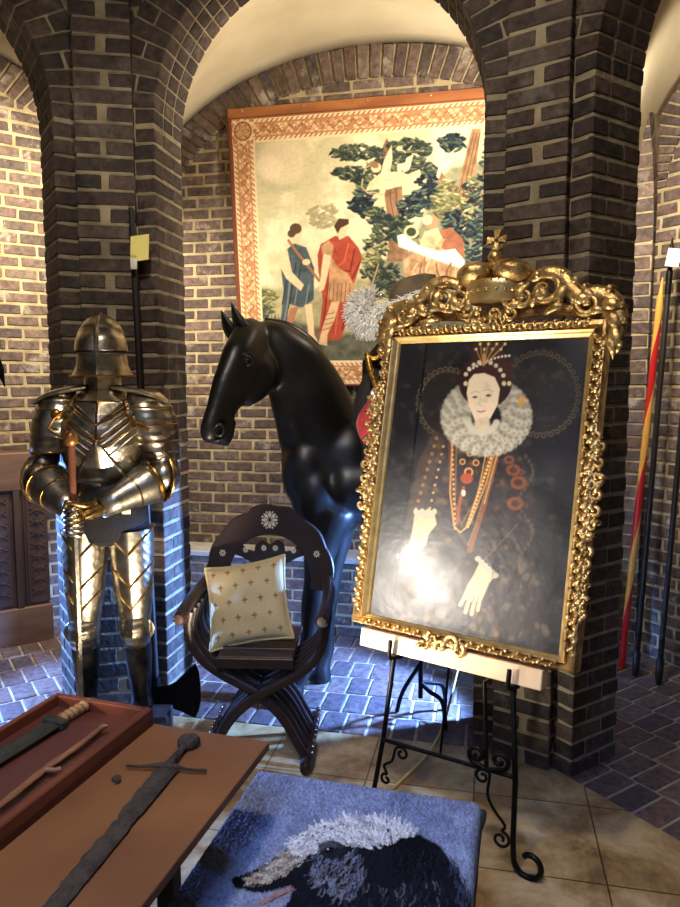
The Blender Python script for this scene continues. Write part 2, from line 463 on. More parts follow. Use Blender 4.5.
def vault(k, name):
    fr = chord(k); mb = MB(); rs = []; n = 40; m = 10
    for j in range(m+1):
        t = j/m; d = -TK + .02 - (D - TK + .02)*t; bul = .10*math.sin(PI*t)
        a = A+.02 + (A2+.0-A-.02)*t; b = A+.02 + (B2-A-.02)*t; z0 = ZS+(ZO-ZS)*t
        ring = []
        for i in range(n+1):
            al = PI*i/n; ring.append(BP(fr, -a*math.cos(al), d, z0+(b+bul)*math.sin(al)))
        rs.append(ring)
    mb.rings(rs, 0, closed=False)
    o = mb.build(name, PLASTER, loc=fr[0]+Vector((0, 0, 2.8)), smooth=180)
    s = o.modifiers.new('thickness', 'SOLIDIFY'); s.thickness = .04; s.offset = 1
    tag(o, kind='structure')
sides = {-1: 'far_left', 0: 'left', 1: 'back', 2: 'right', 3: 'far_right'}
for k, nm in sides.items():
    arcade(k, 'wall_arcade_'+nm); outer_wall(k, 'wall_outer_'+nm); vault(k, 'ceiling_vault_'+nm)
for k, nm in {-1: 'far_left', 0: 'left', 1: 'right', 2: 'far_right'}.items():
    pilaster(k, 'wall_pier_'+nm); respond(k, 'wall_rib_'+nm)
CEN = chord(1)[0] + chord(1)[2] * (L/2/math.tan(R(22.5)))
# floor: stone tiles inside the ring, laid pavers in the walk around it
mb = MB(); Ri = L/2/math.sin(R(22.5))
def octo(r, z): return [CEN + Vector((r*math.cos(R(-12+22.5+45*i)), r*math.sin(R(-12+22.5+45*i)), z)) for i in range(8)]
# corner directions: halfway between chord normals
def octo(r, z):
    out = []
    for k in range(-1, 7):
        m, U, N = chord(1); a = R(-12 - 45*(k)) + PI/2 - R(22.5)
        out.append(Vector((CEN.x + r*math.cos(a), CEN.y + r*math.sin(a), z)))
    return out
def stone_mat():
    m = bpy.data.materials.new('stone_tile'); m.use_nodes = True; nt = m.node_tree; N = nt.nodes; Lk = nt.links; b = N['Principled BSDF']
    tc = N.new('ShaderNodeTexCoord'); mp = N.new('ShaderNodeMapping'); mp.inputs['Rotation'].default_value = (0, 0, R(12)); mp.inputs['Location'].default_value = (.13, .2, 0)
    Lk.new(tc.outputs['Object'], mp.inputs[0])
    br = N.new('ShaderNodeTexBrick'); br.offset = 0; br.inputs['Scale'].default_value = 1
    br.inputs['Brick Width'].default_value = .45; br.inputs['Row Height'].default_value = .45; br.inputs['Mortar Size'].default_value = .0035
    br.inputs['Mortar Smooth'].default_value = .3
    br.inputs['Color1'].default_value = (*srgb(206, 182, 140), 1); br.inputs['Color2'].default_value = (*srgb(190, 164, 120), 1); br.inputs['Mortar'].default_value = (*srgb(104, 86, 62), 1)
    Lk.new(mp.outputs[0], br.inputs['Vector'])
    n = N.new('ShaderNodeTexNoise'); n.inputs['Scale'].default_value = 4.2; n.inputs['Detail'].default_value = 9; n.inputs['Roughness'].default_value = .7; n.inputs['Distortion'].default_value = .35
    Lk.new(tc.outputs['Object'], n.inputs['Vector'])
    cr = N.new('ShaderNodeValToRGB'); e = cr.color_ramp.elements
    e[0].position = .36; e[0].color = (*srgb(130, 106, 78), 1); e[1].position = .62; e[1].color = (1, .97, .9, 1)
    x = e.new(.46); x.color = (*srgb(196, 176, 142), 1)
    Lk.new(n.outputs[0], cr.inputs[0])
    mx = N.new('ShaderNodeMix'); mx.data_type = 'RGBA'; mx.blend_type = 'MULTIPLY'; mx.inputs[0].default_value = .85
    Lk.new(br.outputs[0], mx.inputs[6]); Lk.new(cr.outputs[0], mx.inputs[7]); Lk.new(mx.outputs[2], b.inputs['Base Color'])
    b.inputs['Roughness'].default_value = .42
    mr = N.new('ShaderNodeMapRange'); mr.inputs[3].default_value = .3; mr.inputs[4].default_value = .6; Lk.new(n.outputs[0], mr.inputs[0]); Lk.new(mr.outputs[0], b.inputs['Roughness'])
    bp = N.new('ShaderNodeBump'); bp.inputs['Strength'].default_value = .3; bp.inputs['Distance'].default_value = .004; Lk.new(n.outputs[0], bp.inputs['Height']); Lk.new(bp.outputs[0], b.inputs['Normal'])
    return m
t = octo(Ri, 0); bt = octo(Ri, -.1)
mb.add(t+bt, [tuple(range(8)), tuple(reversed(range(8, 16)))] + [(i, i+8, (i+1) % 8+8, (i+1) % 8) for i in range(8)])
tag(mb.build('floor', stone_mat(), loc=(CEN.x, CEN.y, 0)), kind='structure')
for k, nm in sides.items():
    fr = chord(k); mb = MB(); H = L/2 + D*math.tan(R(22.5))
    mb.hexa([BP(fr, -H, -D, -.1), BP(fr, H, -D, -.1), BP(fr, L/2, 0, -.1), BP(fr, -L/2, 0, -.1), BP(fr, -H, -D, -.003), BP(fr, H, -D, -.003), BP(fr, L/2, 0, -.003), BP(fr, -L/2, 0, -.003)], 0)
    d = -.004; row = 0; pw, pl = .118, .215
    while d > -D + .01:
        d1 = max(d - pl + .014, -D); hw = L/2 + (-(d+d1)/2)*math.tan(R(22.5)) - .004
        for a, b in fill(-hw, hw, pw/2*(row % 2) + random.uniform(0, .02), pw, .013, .02):
            z = random.uniform(.001, .005)
            mb.hexa([BP(fr, a+jit(), d1+jit(), -.02), BP(fr, b+jit(), d1+jit(), -.02), BP(fr, b+jit(), d+jit(), -.02), BP(fr, a+jit(), d+jit(), -.02),
                     BP(fr, a, d1, z+jit(.001)), BP(fr, b, d1, z+jit(.001)), BP(fr, b, d, z+jit(.001)), BP(fr, a, d, z+jit(.001))], 1)
        d -= pl; row += 1
    tag(mb.build('floor_walk_'+nm, [GROUT, PAVER], loc=fr[0], bevel=.004), kind='structure')
mb = MB(); t = octo(Ri+.2, ZT); bt = octo(Ri+.2, ZT+.08)
mb.add(t+bt, [tuple(range(8)), tuple(reversed(range(8, 16)))] + [(i, i+8, (i+1) % 8+8, (i+1) % 8) for i in range(8)])
tag(mb.build('ceiling', PLASTER, loc=(CEN.x, CEN.y, ZT)), kind='structure')
# low brick ledge with a pale cap along the back wall, straight ahead
fr = chord(1); mb = MB()
mb.obox(BP(fr, -1.6, -D, 0), fr[1]*3.2, fr[2]*.24, (0, 0, .5), 0)
z = .006; row = 0
while z < .49:
    for a, b in fill(-1.59, 1.59, .1 if row % 2 else 0, .205, .015): face_brick(mb, fr, a, b, z, min(z+CP-.015, .5), -D+.246)
    z += CP; row += 1
mb.obox(BP(fr, -1.6, -D+.001, .5), fr[1]*3.2, fr[2]*.26, (0, 0, .035), 2)
tag(mb.build('trim_1', [MORTAR, BR_OUT, mat('cap_stone', srgb(200, 196, 186), .5, col2=srgb(170, 164, 150))], loc=BP(fr, 0, -D, 0), bevel=.004), kind='structure')

# ------------------------------------------------------------------ light
def area(name, loc, tgt, size, power, col, sy=None, spread=None):
    l = bpy.data.lights.new(name, 'AREA'); l.energy = power; l.color = col; l.size = size
    if sy: l.shape = 'RECTANGLE'; l.size_y = sy
    if spread: l.spread = R(spread)
    o = bpy.data.objects.new(name, l); COL.objects.link(o); o.location = loc
    o.rotation_euler = (Vector(tgt)-Vector(loc)).to_track_quat('-Z', 'Y').to_euler(); return o
def spot(name, loc, tgt, power, col, ang=60, blend=.5, rad=.03):
    l = bpy.data.lights.new(name, 'SPOT'); l.energy = power; l.color = col; l.spot_size = R(ang); l.spot_blend = blend; l.shadow_soft_size = rad
    o = bpy.data.objects.new(name, l); COL.objects.link(o); o.location = loc
    o.rotation_euler = (Vector(tgt)-Vector(loc)).to_track_quat('-Z', 'Y').to_euler(); return o
WARM = (1, .87, .69); BLUE = (.16, .36, 1.); 
#LIGHTS#
w = bpy.data.worlds.new('world'); SC.world = w; w.use_nodes = True
w.node_tree.nodes['Background'].inputs[0].default_value = (.8, .84, 1, 1); w.node_tree.nodes['Background'].inputs[1].default_value = .13
# unseen blue spots added for the blue light low in the arches
spot('blue_fill_right', (1.22, 3.52, .85), (-.35, 3.42, .25), 1500, BLUE, 74, .35, .05)
spot('blue_fill_left', (-2.75, 3.75, 1.3), (-1.2, 3.45, .5), 1100, BLUE, 70, .5, .05)
area('blue_fill_throw', (-.5, -.5, 3.4), (.05, 1.75, .5), .9, 13, (.34, .5, 1), .9, 60)  # added blue fill above the camera, no window there; lights the throw
# lamps in the walk
spot('walk_lamp_back', (.75, 3.5, 3.0), (.1, 4.7, 3.0), 110, WARM, 150, .6, .08)
spot('walk_lamp_back_left', (-1.0, 3.85, 2.9), (-.2, 4.9, 2.9), 105, WARM, 150, .6, .08)
spot('walk_lamp_left', (-1.5, 3.7, 2.9), (-2.2, 4.6, 2.2), 210, (1, .85, .62), 150, .6, .08)
spot('walk_lamp_right', (1.25, 3.15, 2.9), (2.1, 3.9, 2.7), 230, WARM, 150, .6, .08)
# lamp near the floor between the relic table and the easel: two heads
spot('floor_lamp_armour', (-.40, 2.2, .40), (-1.0, 3.05, 1.35), 130, (1, .84, .62), 66, .6, .04)
spot('floor_lamp_portrait', (-.36, 2.2, .42), (.42, 2.62, 1.15), 125, (1, .88, .7), 70, .6, .04)
spot('glare_spot_portrait', (-1.64, 1.5, 1.14), (.36, 2.45, .95), 190, (1, .92, .8), 34, .7, .05)  # unseen spot added to throw a glare patch on the varnish
spot('fill_costume', (-.3, 1.1, 3.9), (.2, 3.1, 1.85), 110, (1, .9, .76), 24, .7, .05)  # unseen spot added to brighten the plume and the frame crest
spot('warm_fill_room', (-.5, .9, 4.1), (.2, 2.6, .6), 190, WARM, 120, .8, .15)  # added warm fill for the room, no fitting behind it
# ------------------------------------------------------------------ suit of armour
STEEL = mat('steel', srgb(206, 198, 180), .32, 1., col2=srgb(124, 116, 102), nscale=18, namt=.45, rvar=.09, bump=.12, bscale=60)
DSTEEL = mat('dark_steel', srgb(104, 98, 94), .38, 1., col2=srgb(48, 46, 46), nscale=14, namt=.5, bump=.1)
GILT = mat('gilt_trim', srgb(206, 160, 84), .3, 1., col2=srgb(150, 104, 44), nscale=30)
BLACKCLOTH = mat('black_mail', srgb(26, 26, 30), .7, .3, bump=.7, bscale=260)
LEATHER = mat('dark_leather', srgb(46, 34, 28), .6, bump=.3)
def vring(cx, cy, z, rx, rf, rb, n=48, fn=None, keel=0.):
    out = []
    for j in range(n):
        a = 2*PI*j/n; c, s = math.cos(a), math.sin(a)      # s < 0 is the front
        x = rx*c; y = (rf if s < 0 else rb)*s
        k = 1 + (fn(a, z) if fn else 0)
        if keel and s < 0: k += keel*max(0, 1-abs(c)/.35)**1.5
        out.append((cx+x*k, cy+y*k, z))
    return out
def build_armour():
    t = thing('suit_of_armour', 'polished steel suit of armour with gilt edges, hands folded on a sword', 'suit of armour', (-1.01, 3.0, .15), R(8))
    B = lambda mb, nm, m, **k: mb.build(nm, m, k.pop('parent', t), local=True, smooth=k.pop('smooth', 40), **k)
    # torso
    def flute(a, z):
        x = math.cos(a); s = math.sin(a)
        if s > .1: return 0
        ph = (z*1.0 + abs(x)*.42*(1 if z < 1.34 else -.6))*150
        w = min(1, max(0, (1.4-z)/.06))*min(1, max(0, (z-1.12)/.05))
        return .026*w*abs(math.sin(ph*.62))*min(1, abs(x)*5)
    prof = [(1.10, .145, .125, .11), (1.14, .15, .135, .11), (1.20, .17, .16, .115), (1.27, .188, .18, .12), (1.34, .2, .178, .125), (1.40, .195, .16, .12), (1.45, .165, .13, .11), (1.485, .12, .1, .09), (1.51, .085, .085, .08)]
    prof = lerp_list(prof, 12)
    mb = MB(); mb.rings([vring(0, .01, z, rx, rf, rb, 112, flute, .07) for z, rx, rf, rb in prof])
    br = B(mb, 'breastplate', STEEL)
    # gilt V ridges on the breastplate
    def torso_pt(x, z, off=.006):
        for i in range(len(prof)-1):
            if prof[i][0] <= z <= prof[i+1][0]:
                k = (z-prof[i][0])/(prof[i+1][0]-prof[i][0]); _, rx, rf, rb = [a+(b-a)*k for a, b in zip(prof[i], prof[i+1])]; break
        else: _, rx, rf, rb = prof[-1] if z > 1.5 else prof[0]
        c = max(-.98, min(.98, x/rx)); kk = 1+.07*max(0, 1-abs(c)/.35)**1.5
        return (x, .01-rf*math.sqrt(1-c*c)*kk-off, z)
    mb = MB()
    for z0 in (1.25, 1.29, 1.36):
        for sg in (-1, 1):
            p = [torso_pt(sg*x, z0 + x*.55 + (x*x)*.8) for x in (0, .03, .06, .09, .12, .14)]
            mb.tube(p, [.005, .0045, .004, .004, .003, .002], 6)
    mb.tube([torso_pt(x, 1.478) for x in (-.09, -.06, -.03, 0, .03, .06, .09)], .006, 6)
    mb.tube([torso_pt(0, z, .004) for z in (1.18, 1.25, 1.32, 1.4, 1.47)], .005, 6)
    B(mb, 'trim', GILT, parent=br)
    for sg in (-1, 1):
        for k in range(6):
            mb = MB(); z0 = 1.20+.034*k
            p = [torso_pt(sg*x, z0 + x*.62 + x*x*1.2, .004) for x in (.015, .05, .085, .115, .14, .16)]
            mb.tube(p, [.002, .0055, .006, .0055, .004, .001], 8); B(mb, 'fluted_ridge', STEEL, parent=br)
    # placard: raised lower plate with pointed top
    mb = MB(); rows = []
    for i in range(9):
        z = 1.12+.022*i; rows.append([torso_pt(x*(1-i*.115), z-.02*abs(x)*6*.5, .012) for x in (-.13, -.1, -.06, -.03, 0, .03, .06, .1, .13)])
    mb.rings(rows, closed=False); o = B(mb, 'placard', STEEL, parent=br); s = o.modifiers.new('thickness', 'SOLIDIFY'); s.thickness = .004
    # skirt
    mb = MB(); sp = lerp_list([(.835, .1, .09, .08), (.86, .15, .125, .11), (.92, .172, .14, .12), (1.0, .172, .135, .12), (1.10, .147, .12, .11)], 4)
    mb.rings([vring(0, .01, z, rx, rf, rb, 40) for z, rx, rf, rb in sp]); B(mb, 'mail_skirt', BLACKCLOTH)
    mb = MB()
    for i in range(4):
        z = 1.125-.028*i; r = .15+.007*i
        mb.rings([vring(0, .01, z-.03, r+.006, r*.86, r*.74, 40), vring(0, .01, z, r-.002, r*.83, r*.7, 40)])
    B(mb, 'waist_plates', DSTEEL)
    mb = MB(); mb.box(.085, .12, -.148, -.144, .985, 1.01); B(mb, 'paper_label', mat('paper', srgb(226, 220, 200), .8))
    # helmet (sallet) with bevor
    mb = MB(); hp = []
    for i in range(15):
        q = i/14; z = 1.60+.0*q
    hel = [(1.555, .128, .135, .17), (1.575, .117, .124, .15), (1.60, .106, .118, .132), (1.64, .101, .114, .122), (1.66, .101, .116, .12), (1.70, .1, .112, .118), (1.74, .092, .1, .108), (1.77, .078, .086, .092), (1.795, .055, .06, .068), (1.81, .028, .03, .036), (1.816, .004, .004, .004)]
    hel = lerp_list(hel, 4)
    mb.rings([vring(0, .0, z, rx, rf, rb, 48, None, .10 if z > 1.56 else 0) for z, rx, rf, rb in hel], cap=(False, True))
    he = B(mb, 'helmet', STEEL); s = he.modifiers.new('thickness', 'SOLIDIFY'); s.thickness = .004
    mb = MB()
    mb.rings([vring(0, 0, z, .1035+d, .1155+d, .05, 40)[20:] + [] for z, d in ((1.655, .003), (1.662, .008), (1.70, .004), (1.755, -.016))], closed=False)
    o = B(mb, 'visor', STEEL, parent=he); s = o.modifiers.new('thickness', 'SOLIDIFY'); s.thickness = .005
    mb = MB(); mb.tube([(.109*math.cos(a), .119*math.sin(a), 1.652) for a in [PI*1.08+PI*.84*i/16 for i in range(17)]], [(.003, .007)]*17, 8)
    B(mb, 'eye_slit', mat('slit_black', (.005, .005, .005), .9), parent=he)
    mb = MB(); mb.tube([(0, -.125, 1.64), (0, -.128, 1.69), (0, -.112, 1.745), (0, -.07, 1.79), (0, 0, 1.82), (0, .07, 1.79), (0, .11, 1.74)], .007, 8); B(mb, 'comb', STEEL, parent=he)
    mb = MB(); mb.tube([(.131*math.cos(a), (.138 if math.sin(a) < 0 else .172)*math.sin(a), 1.556) for a in [2*PI*i/32 for i in range(33)]], .005, 6); B(mb, 'trim', GILT, parent=he)
    mb = MB(); bev = lerp_list([(1.455, .13, .135, .1), (1.475, .1, .12, .09), (1.50, .078, .105, .08), (1.55, .075, .11, .08), (1.60, .08, .112, .08), (1.635, .075, .1, .075)], 4)
    mb.rings([vring(0, 0, z, rx, rf, rb, 40, None, .12) for z, rx, rf, rb in bev]); B(mb, 'bevor', STEEL)
    # arms, each side: sg < 0 is the side left in view
    def saw(x): return x-math.floor(x)
    for sg in (-1, 1):
        sh = (sg*.2, .02, 1.425); el = (sg*.252, -.06, 1.135)
        wr = (-.085, -.245, 1.02) if sg < 0 else (.02, -.225, 1.03)
        # upper arm
        P = cat_rom([(sg*.2, .02, 1.4), (sg*.23, .0, 1.3), (sg*.245, -.03, 1.2), el], 8)
        mb = MB(); mb.tube(P, [.058+.0045*saw(i/3.2) for i in range(len(P))], 24); B(mb, 'upper_arm_plate', DSTEEL if sg < 0 else STEEL)
        # pauldron
        big = sg > 0
        rs = [(1.50, .05), (1.487, .085), (1.46, .112), (1.42, .125), (1.37, .13), (1.32, .126), (1.28, .118), (1.24, .108)]
        if big: rs = [(z, r*1.06) for z, r in rs] + [(1.20, .1)]
        rs = lerp_list(rs, 5); rings = []
        for i, (z, r) in enumerate(rs):
            cx = sg*(.158+(1.5-z)*.24); lame = .006*saw(i/4.0) if i > 14 or not big else .007*saw(i/4.)*(i > 10)
            ring = []
            for j in range(36):
                a = 2*PI*j/36; x = math.cos(a)*(r+lame)*.80; y = math.sin(a)*(r+lame)*1.02
                fl = 1+.02*math.sin(a*18)*(1 if (not big and i < 20) else .2)
                ring.append((cx+x*fl, .015+y*fl, z-abs(math.cos(a))*.0))
            rings.append(ring)
        mb = MB(); mb.rings(rings, cap=(True, False)); pa = B(mb, 'pauldron', STEEL); s = pa.modifiers.new('thickness', 'SOLIDIFY'); s.thickness = .004
        mb = MB()
        e = rings[-1]; mb.tube(e+[e[0]], .005, 6)
        if big:
            for q in (14, 22, 30): e = rings[q]; mb.tube([(x*1.0, y, z) for x, y, z in e[16:36]+e[:2]], .0035, 6)
            mb.tube([(sg*.1, -.115, 1.46), (sg*.11, -.13, 1.40), (sg*.15, -.135, 1.36), (sg*.2, -.13, 1.33)], .005, 6)
        else:
            mb.tube([(sg*.09, -.1, 1.48), (sg*.12, -.128, 1.43), (sg*.17, -.14, 1.385), (sg*.2, -.135, 1.34), (sg*.14, -.135, 1.3)], .005, 6)
            mb.lathe([(.001, .012), (.012, .012), (.022, .004), (.024, 0)], 12, o=(sg*.165, -.125, 1.40), ax=(0, -1, 0))
        B(mb, 'trim', GILT, parent=pa)
        # shoulder wing plate rising toward the neck
        mb = MB(); P = cat_rom([(sg*.06, -.07, 1.51), (sg*.12, -.085, 1.5), (sg*.19, -.08, 1.485), (sg*.26, -.04, 1.45)], 5)
        mb.tube(P, [(.012, .035)]*len(P), 12); B(mb, 'shoulder_plate', STEEL)
        # elbow
        Mx = Vector(el); mb = MB()
        mb.ball(el, (.068, .078, .072), 24); co = B(mb, 'couter', STEEL)
        mb = MB(); fore = (Vector(wr)-Mx).normalized(); up = (Vector(P[0])-Mx)
        rr = []
        for i in range(7):
            q = i/6; rr.append((.062+.05*q**1.4, -.02-.035*q))
        # fan wing at the bend
        out = (Vector((sg*.55, -.35, .1))).normalized()
        mb.M = Matrix()
        ringsw = []
        for i in range(6):
            q = i/5; ring = []
            for j in range(21):
                a = -PI*.62+PI*1.24*j/20; r = .055+.05*q
                base = Mx+Vector((sg*.012, -.0, 0))
                d = Vector((sg*math.cos(a)*.55, -math.cos(a)*.75, math.sin(a)))
                ring.append(base + d*r*(1+.025*math.cos(a*14)) + Vector((0, 0, .0)) + Vector((-sg*.02, -.03, .0))*q)
            ringsw.append(ring)
        mb.rings(ringsw, closed=False); o = B(mb, 'elbow_wing', STEEL, parent=co); s = o.modifiers.new('thickness', 'SOLIDIFY'); s.thickness = .004
        mb = MB(); mb.tube(ringsw[-1], .0045, 6); B(mb, 'trim', GILT, parent=co)
        # vambrace with flared cuff
        P = [Mx.lerp(Vector(wr), q/12) for q in range(13)]
        mb = MB(); mb.tube(P, [.056, .06, .062, .062, .06, .058, .055, .052, .05, .048, .046, .044, .042], 24, shape=lambda q, a: 1+.03*abs(math.sin(a*6)))
        B(mb, 'vambrace', STEEL)
        mb = MB(); ax = (Vector(wr)-Mx); ln = ax.length
        mb.lathe([(.046, ln*1.02), (.054, ln*.8), (.066, ln*.6), (.08, ln*.42), (.088, ln*.3), (.09, ln*.22)], 28, o=el, ax=ax, cap=(False, False))
        cu = B(mb, 'gauntlet_cuff', STEEL); s = cu.modifiers.new('thickness', 'SOLIDIFY'); s.thickness = .004
        mb = MB(); A = ax.normalized().orthogonal().normalized(); Bv = ax.normalized().cross(A)
        for rr_, q in ((.09, .22), (.072, .52)):
            mb.tube([Mx+ax*q+(A*math.cos(a)+Bv*math.sin(a))*rr_ for a in [2*PI*i/28 for i in range(29)]], .004, 6)
        B(mb, 'trim', GILT, parent=cu)
        # gauntlet hand: knuckle plates and five fingers closed round the sword grip
        gr = Vector((-.075, -.285, 0)); w = Vector(wr); hz = 1.0 if sg < 0 else 1.035
        dirh = (gr + Vector((0, 0, hz)) - w); dirh.z = -.03
        palm = w + dirh*.55 + Vector((0, -.012, 0))
        mb = MB()
        P = [w, w+(palm-w)*.5, palm, palm+(palm-w)*.35]
        mb.tube(P, [(.034, .036), (.03, .042), (.026, .044), (.02, .04)], 16, shape=lambda q, a: 1+.05*abs(math.sin(q*9)))
        hand = B(mb, 'gauntlet', STEEL if sg < 0 else mat('worn_gilt_steel', srgb(190, 160, 106), .35, 1., col2=srgb(110, 84, 50), nscale=50))
        mb = MB()
        for fi in range(4):
            zf = hz+.028-.019*fi-.012
            k0 = palm + Vector((-sg*-.0, -.018, zf-palm.z))
            s_ = -1 if sg > 0 else 1
            rad = (.048, .052, .05, .044)[fi]; P = []
            for q in range(9):
                a = (PI*.05 + PI*1.05*q/8)
                P.append(gr + Vector((-s_*math.cos(a)*.03, -math.sin(a)*.034, zf - .006*q*(.5+fi*.1))))
            P = [k0.lerp(P[0], .3)] + P[:8 if fi in (1, 2) else 7]
            mb.tube(P, [.0115, .0115, .0105, .011, .01, .0105, .0095, .0095, .008][:len(P)], 10, shape=lambda q, a: 1+.07*abs(math.sin(q*14)))
        th = [w+(palm-w)*.35+Vector((0, -.02, .03)), palm+Vector((0, -.03, .038)), gr+Vector((s_*.01, -.036, hz+.035-1*0)), gr+Vector((s_*.024, -.03, hz+.02))]
        th = [Vector(p) if p.z > .5 else Vector((p.x, p.y, p.z)) for p in th]
        mb.tube(cat_rom(th, 4), [.013]*4+[.012]*4+[.011]*5, 10)
        B(mb, 'fingers', MATS['worn_gilt_steel'] if sg > 0 else STEEL, parent=hand)
    MATS.setdefault('x', STEEL)
    # legs
    for sg in (-1, 1):
        hip = (sg*.095, .0, .90); kn = (sg*.108, -.015, .455); an = (sg*.118, .02, .1)
        hx = lambda q: tuple(a+(b-a)*q for a, b in zip(hip, kn))
        def fl(a, z):   # feathered side flutes
            return .03*abs(math.sin((z*75+abs(math.cos(a))*9)))*max(0, min(1, (abs(math.cos(a))-.3)*3))
        rs = []
        for i in range(60):
            q = i/59; c = hx(q); r = .112-.043*q + .008*math.sin(PI*q)
            rs.append(vring(c[0], c[1], c[2], r*.86, r, r*.95, 48, fl, .05))
        mb = MB(); mb.rings(rs); cu = B(mb, 'cuisse', STEEL)
        mb = MB()
        for dz in (.8, .66, .56):
            q0 = (.9-dz)/.445; P = []
            for i in range(13):
                u = -1+2*i/12; z = dz+abs(u)*.09*(1 if dz < .8 else 1.1); q = (.9-z)/.445; c = hx(q); r = .112-.043*q+.008*math.sin(PI*max(q, 0))
                P.append((c[0]+u*r*.84, c[1]-r*1.03*math.sqrt(max(0, 1-u*u*.94))-.003, z))
            mb.tube(P, .0045, 6)
        B(mb, 'trim', GILT, parent=cu)
        kz = kn[2]; rs = []
        for i in range(21):
            q = i/20; z = kz+.075-.15*q; r = .062+.012*math.sin(PI*q)+.003*abs(math.sin(q*PI*4))
            rs.append(vring(kn[0], kn[1]-.012*math.sin(PI*q), z, r*.9, r*1.08, r*.9, 32, None, .08))
        mb = MB(); mb.rings(rs); po = B(mb, 'poleyn', STEEL)
        mb = MB(); rw = []
        for i in range(5):
            q = i/4; rw.append([(kn[0]+sg*(.05+.034*q)*1.0*math.cos(a)*1.0, kn[1]-.01-.02*q+.0, kz+math.sin(a)*(.045+.02*q)) for a in [-PI/2+PI*j/14 for j in range(15)]])
        mb.rings(rw, closed=False); o = B(mb, 'knee_wing', STEEL, parent=po); s = o.modifiers.new('thickness', 'SOLIDIFY'); s.thickness = .004
        rs = []; gp = lerp_list([(.39, .06, .066, .06), (.33, .058, .062, .075), (.26, .053, .056, .072), (.18, .044, .05, .052), (.12, .042, .05, .046), (.08, .05, .062, .05)], 5)
        for z, rx, rf, rb in gp:
            q = (.455-z)/.355; rs.append(vring(kn[0]+(an[0]-kn[0])*q, kn[1]+(an[1]-kn[1])*q, z, rx, rf, rb, 32, None, .1))
        mb = MB(); mb.rings(rs); B(mb, 'greave', DSTEEL)
        mb = MB(); P = [(an[0], .08, .03), (an[0], .06, .055), (an[0], .02, .06), (an[0]+sg*.01, -.06, .05), (an[0]+sg*.02, -.12, .036), (an[0]+sg*.025, -.18, .024), (an[0]+sg*.028, -.21, .018)]
        P = cat_rom(P, 4); rad = lerp_list([(.03, .03), (.045, .042), (.052, .044), (.046, .048), (.034, .046), (.022, .034), (.01, .012)], 4)
        mb.tube(P, rad, 20, up=(0, 0, 1), shape=lambda q, a: 1+.04*abs(math.sin(q*22))); B(mb, 'sabaton', DSTEEL)
    return t
arm = build_armour()
pl = MB(); pl.box(-1.3, -.8, 2.72, 3.22, 0, .145); tag(pl.build('plinth', mat('plinth_black', srgb(40, 34, 30), .5, col2=srgb(26, 22, 20)), loc=(-1.01, 3.0, 0), bevel=.006), 'low dark plinth under the suit of armour', 'plinth')

# sword held point down by the armour
t = thing('knight_sword', 'long sword with reddish grip and ball pommel, point down under the gauntlets of the armour', 'sword', (-1.01, 3.0, .15), R(8))
gx, gy = -.075, -.285
mb = MB(); mb.lathe([(.001, 1.345), (.014, 1.342), (.024, 1.33), (.028, 1.312), (.024, 1.294), (.012, 1.283), (.012, 1.28)], 16, o=(gx, gy, 0)); mb.build('pommel', mat('brass_wood', srgb(176, 122, 70), .35, .6, col2=srgb(120, 76, 40)), t, local=True, smooth=40)
mb = MB(); P = [(gx, gy, 1.285-.03*i) for i in range(12)]; mb.tube(P, [.0135+.0015*(i % 2) for i in range(12)], 12); mb.build('grip', mat('grip_wood', srgb(130, 74, 52), .45, col2=srgb(84, 44, 32), nscale=20, stretch=(1, 1, .2)), t, local=True, smooth=60)
mb = MB(); mb.rings([[(gx-w, gy, z), (gx, gy-.004, z), (gx+w, gy, z), (gx, gy+.004, z)] for z, w in ((.96, .013), (.5, .012), (.12, .009), (.002, .001))]); mb.build('blade', STEEL, t, local=True)

# long-handled axe leaning head down in the corner of the left pier
t = thing('long_axe', 'long black axe standing head down by the left pier, yellow note on its shaft', 'axe', (-.9, 3.30, 0))
b0 = Vector((-.905, 3.325, .01)); b1 = Vector((-.975, 3.365, 2.49)); ax = b1-b0
IRON = mat('black_iron', srgb(30, 28, 28), .45, .8, col2=srgb(16, 15, 15), nscale=30, bump=.2)
DWOOD = mat('black_wood', srgb(34, 26, 22), .5, col2=srgb(18, 14, 12), nscale=12, bump=.15, stretch=(1, 1, .1))
mb = MB(); mb.tube([b0+ax*q for q in (.01, .1, .5, .9, 1)], [.017, .017, .016, .015, .012], 12); mb.build('shaft', DWOOD, t, smooth=60)
mb = MB()
def axe(x, z): return (b0.x+x, z)
prof = [(-.02, .215), (.06, .22), (.10, .24), (.15, .29), (.2, .335), (.215, .29), (.222, .22), (.222, .15), (.21, .09), (.19, .055), (.12, .09), (.06, .115), (-.02, .12)]
Fp = [Vector((b0.x+x, 3.30+.0*x, z-.02)) for x, z in prof]
n = len(Fp); c = Vector((0, .008, 0))
mb.add([p-c*(1 if prof[i][0] < .1 else .2) for i, p in enumerate(Fp)] + [p+c*(1 if prof[i][0] < .1 else .2) for i, p in enumerate(Fp)], [tuple(range(n)), tuple(reversed(range(n, 2*n)))] + [(i, i+n, (i+1) % n+n, (i+1) % n) for i in range(n)])
mb.tube([(b0.x, 3.31, .07), (b0.x-.002, 3.315, .24)], .024, 12)
mb.build('axe_head', IRON, t)
mb = MB(); mb.obox((-.972, 3.315, 2.235), (.085, 0, .012), (0, .003, 0), (.006, .0, .115)); mb.build('yellow_note', mat('yellow_paper', srgb(226, 214, 130), .8), t)
mb = MB(); mb.obox((-.968, 3.305, 2.2), (.03, 0, 0), (0, .003, 0), (0, .0, .05)); mb.build('white_tag', mat('white_paper', srgb(228, 226, 216), .8), t)

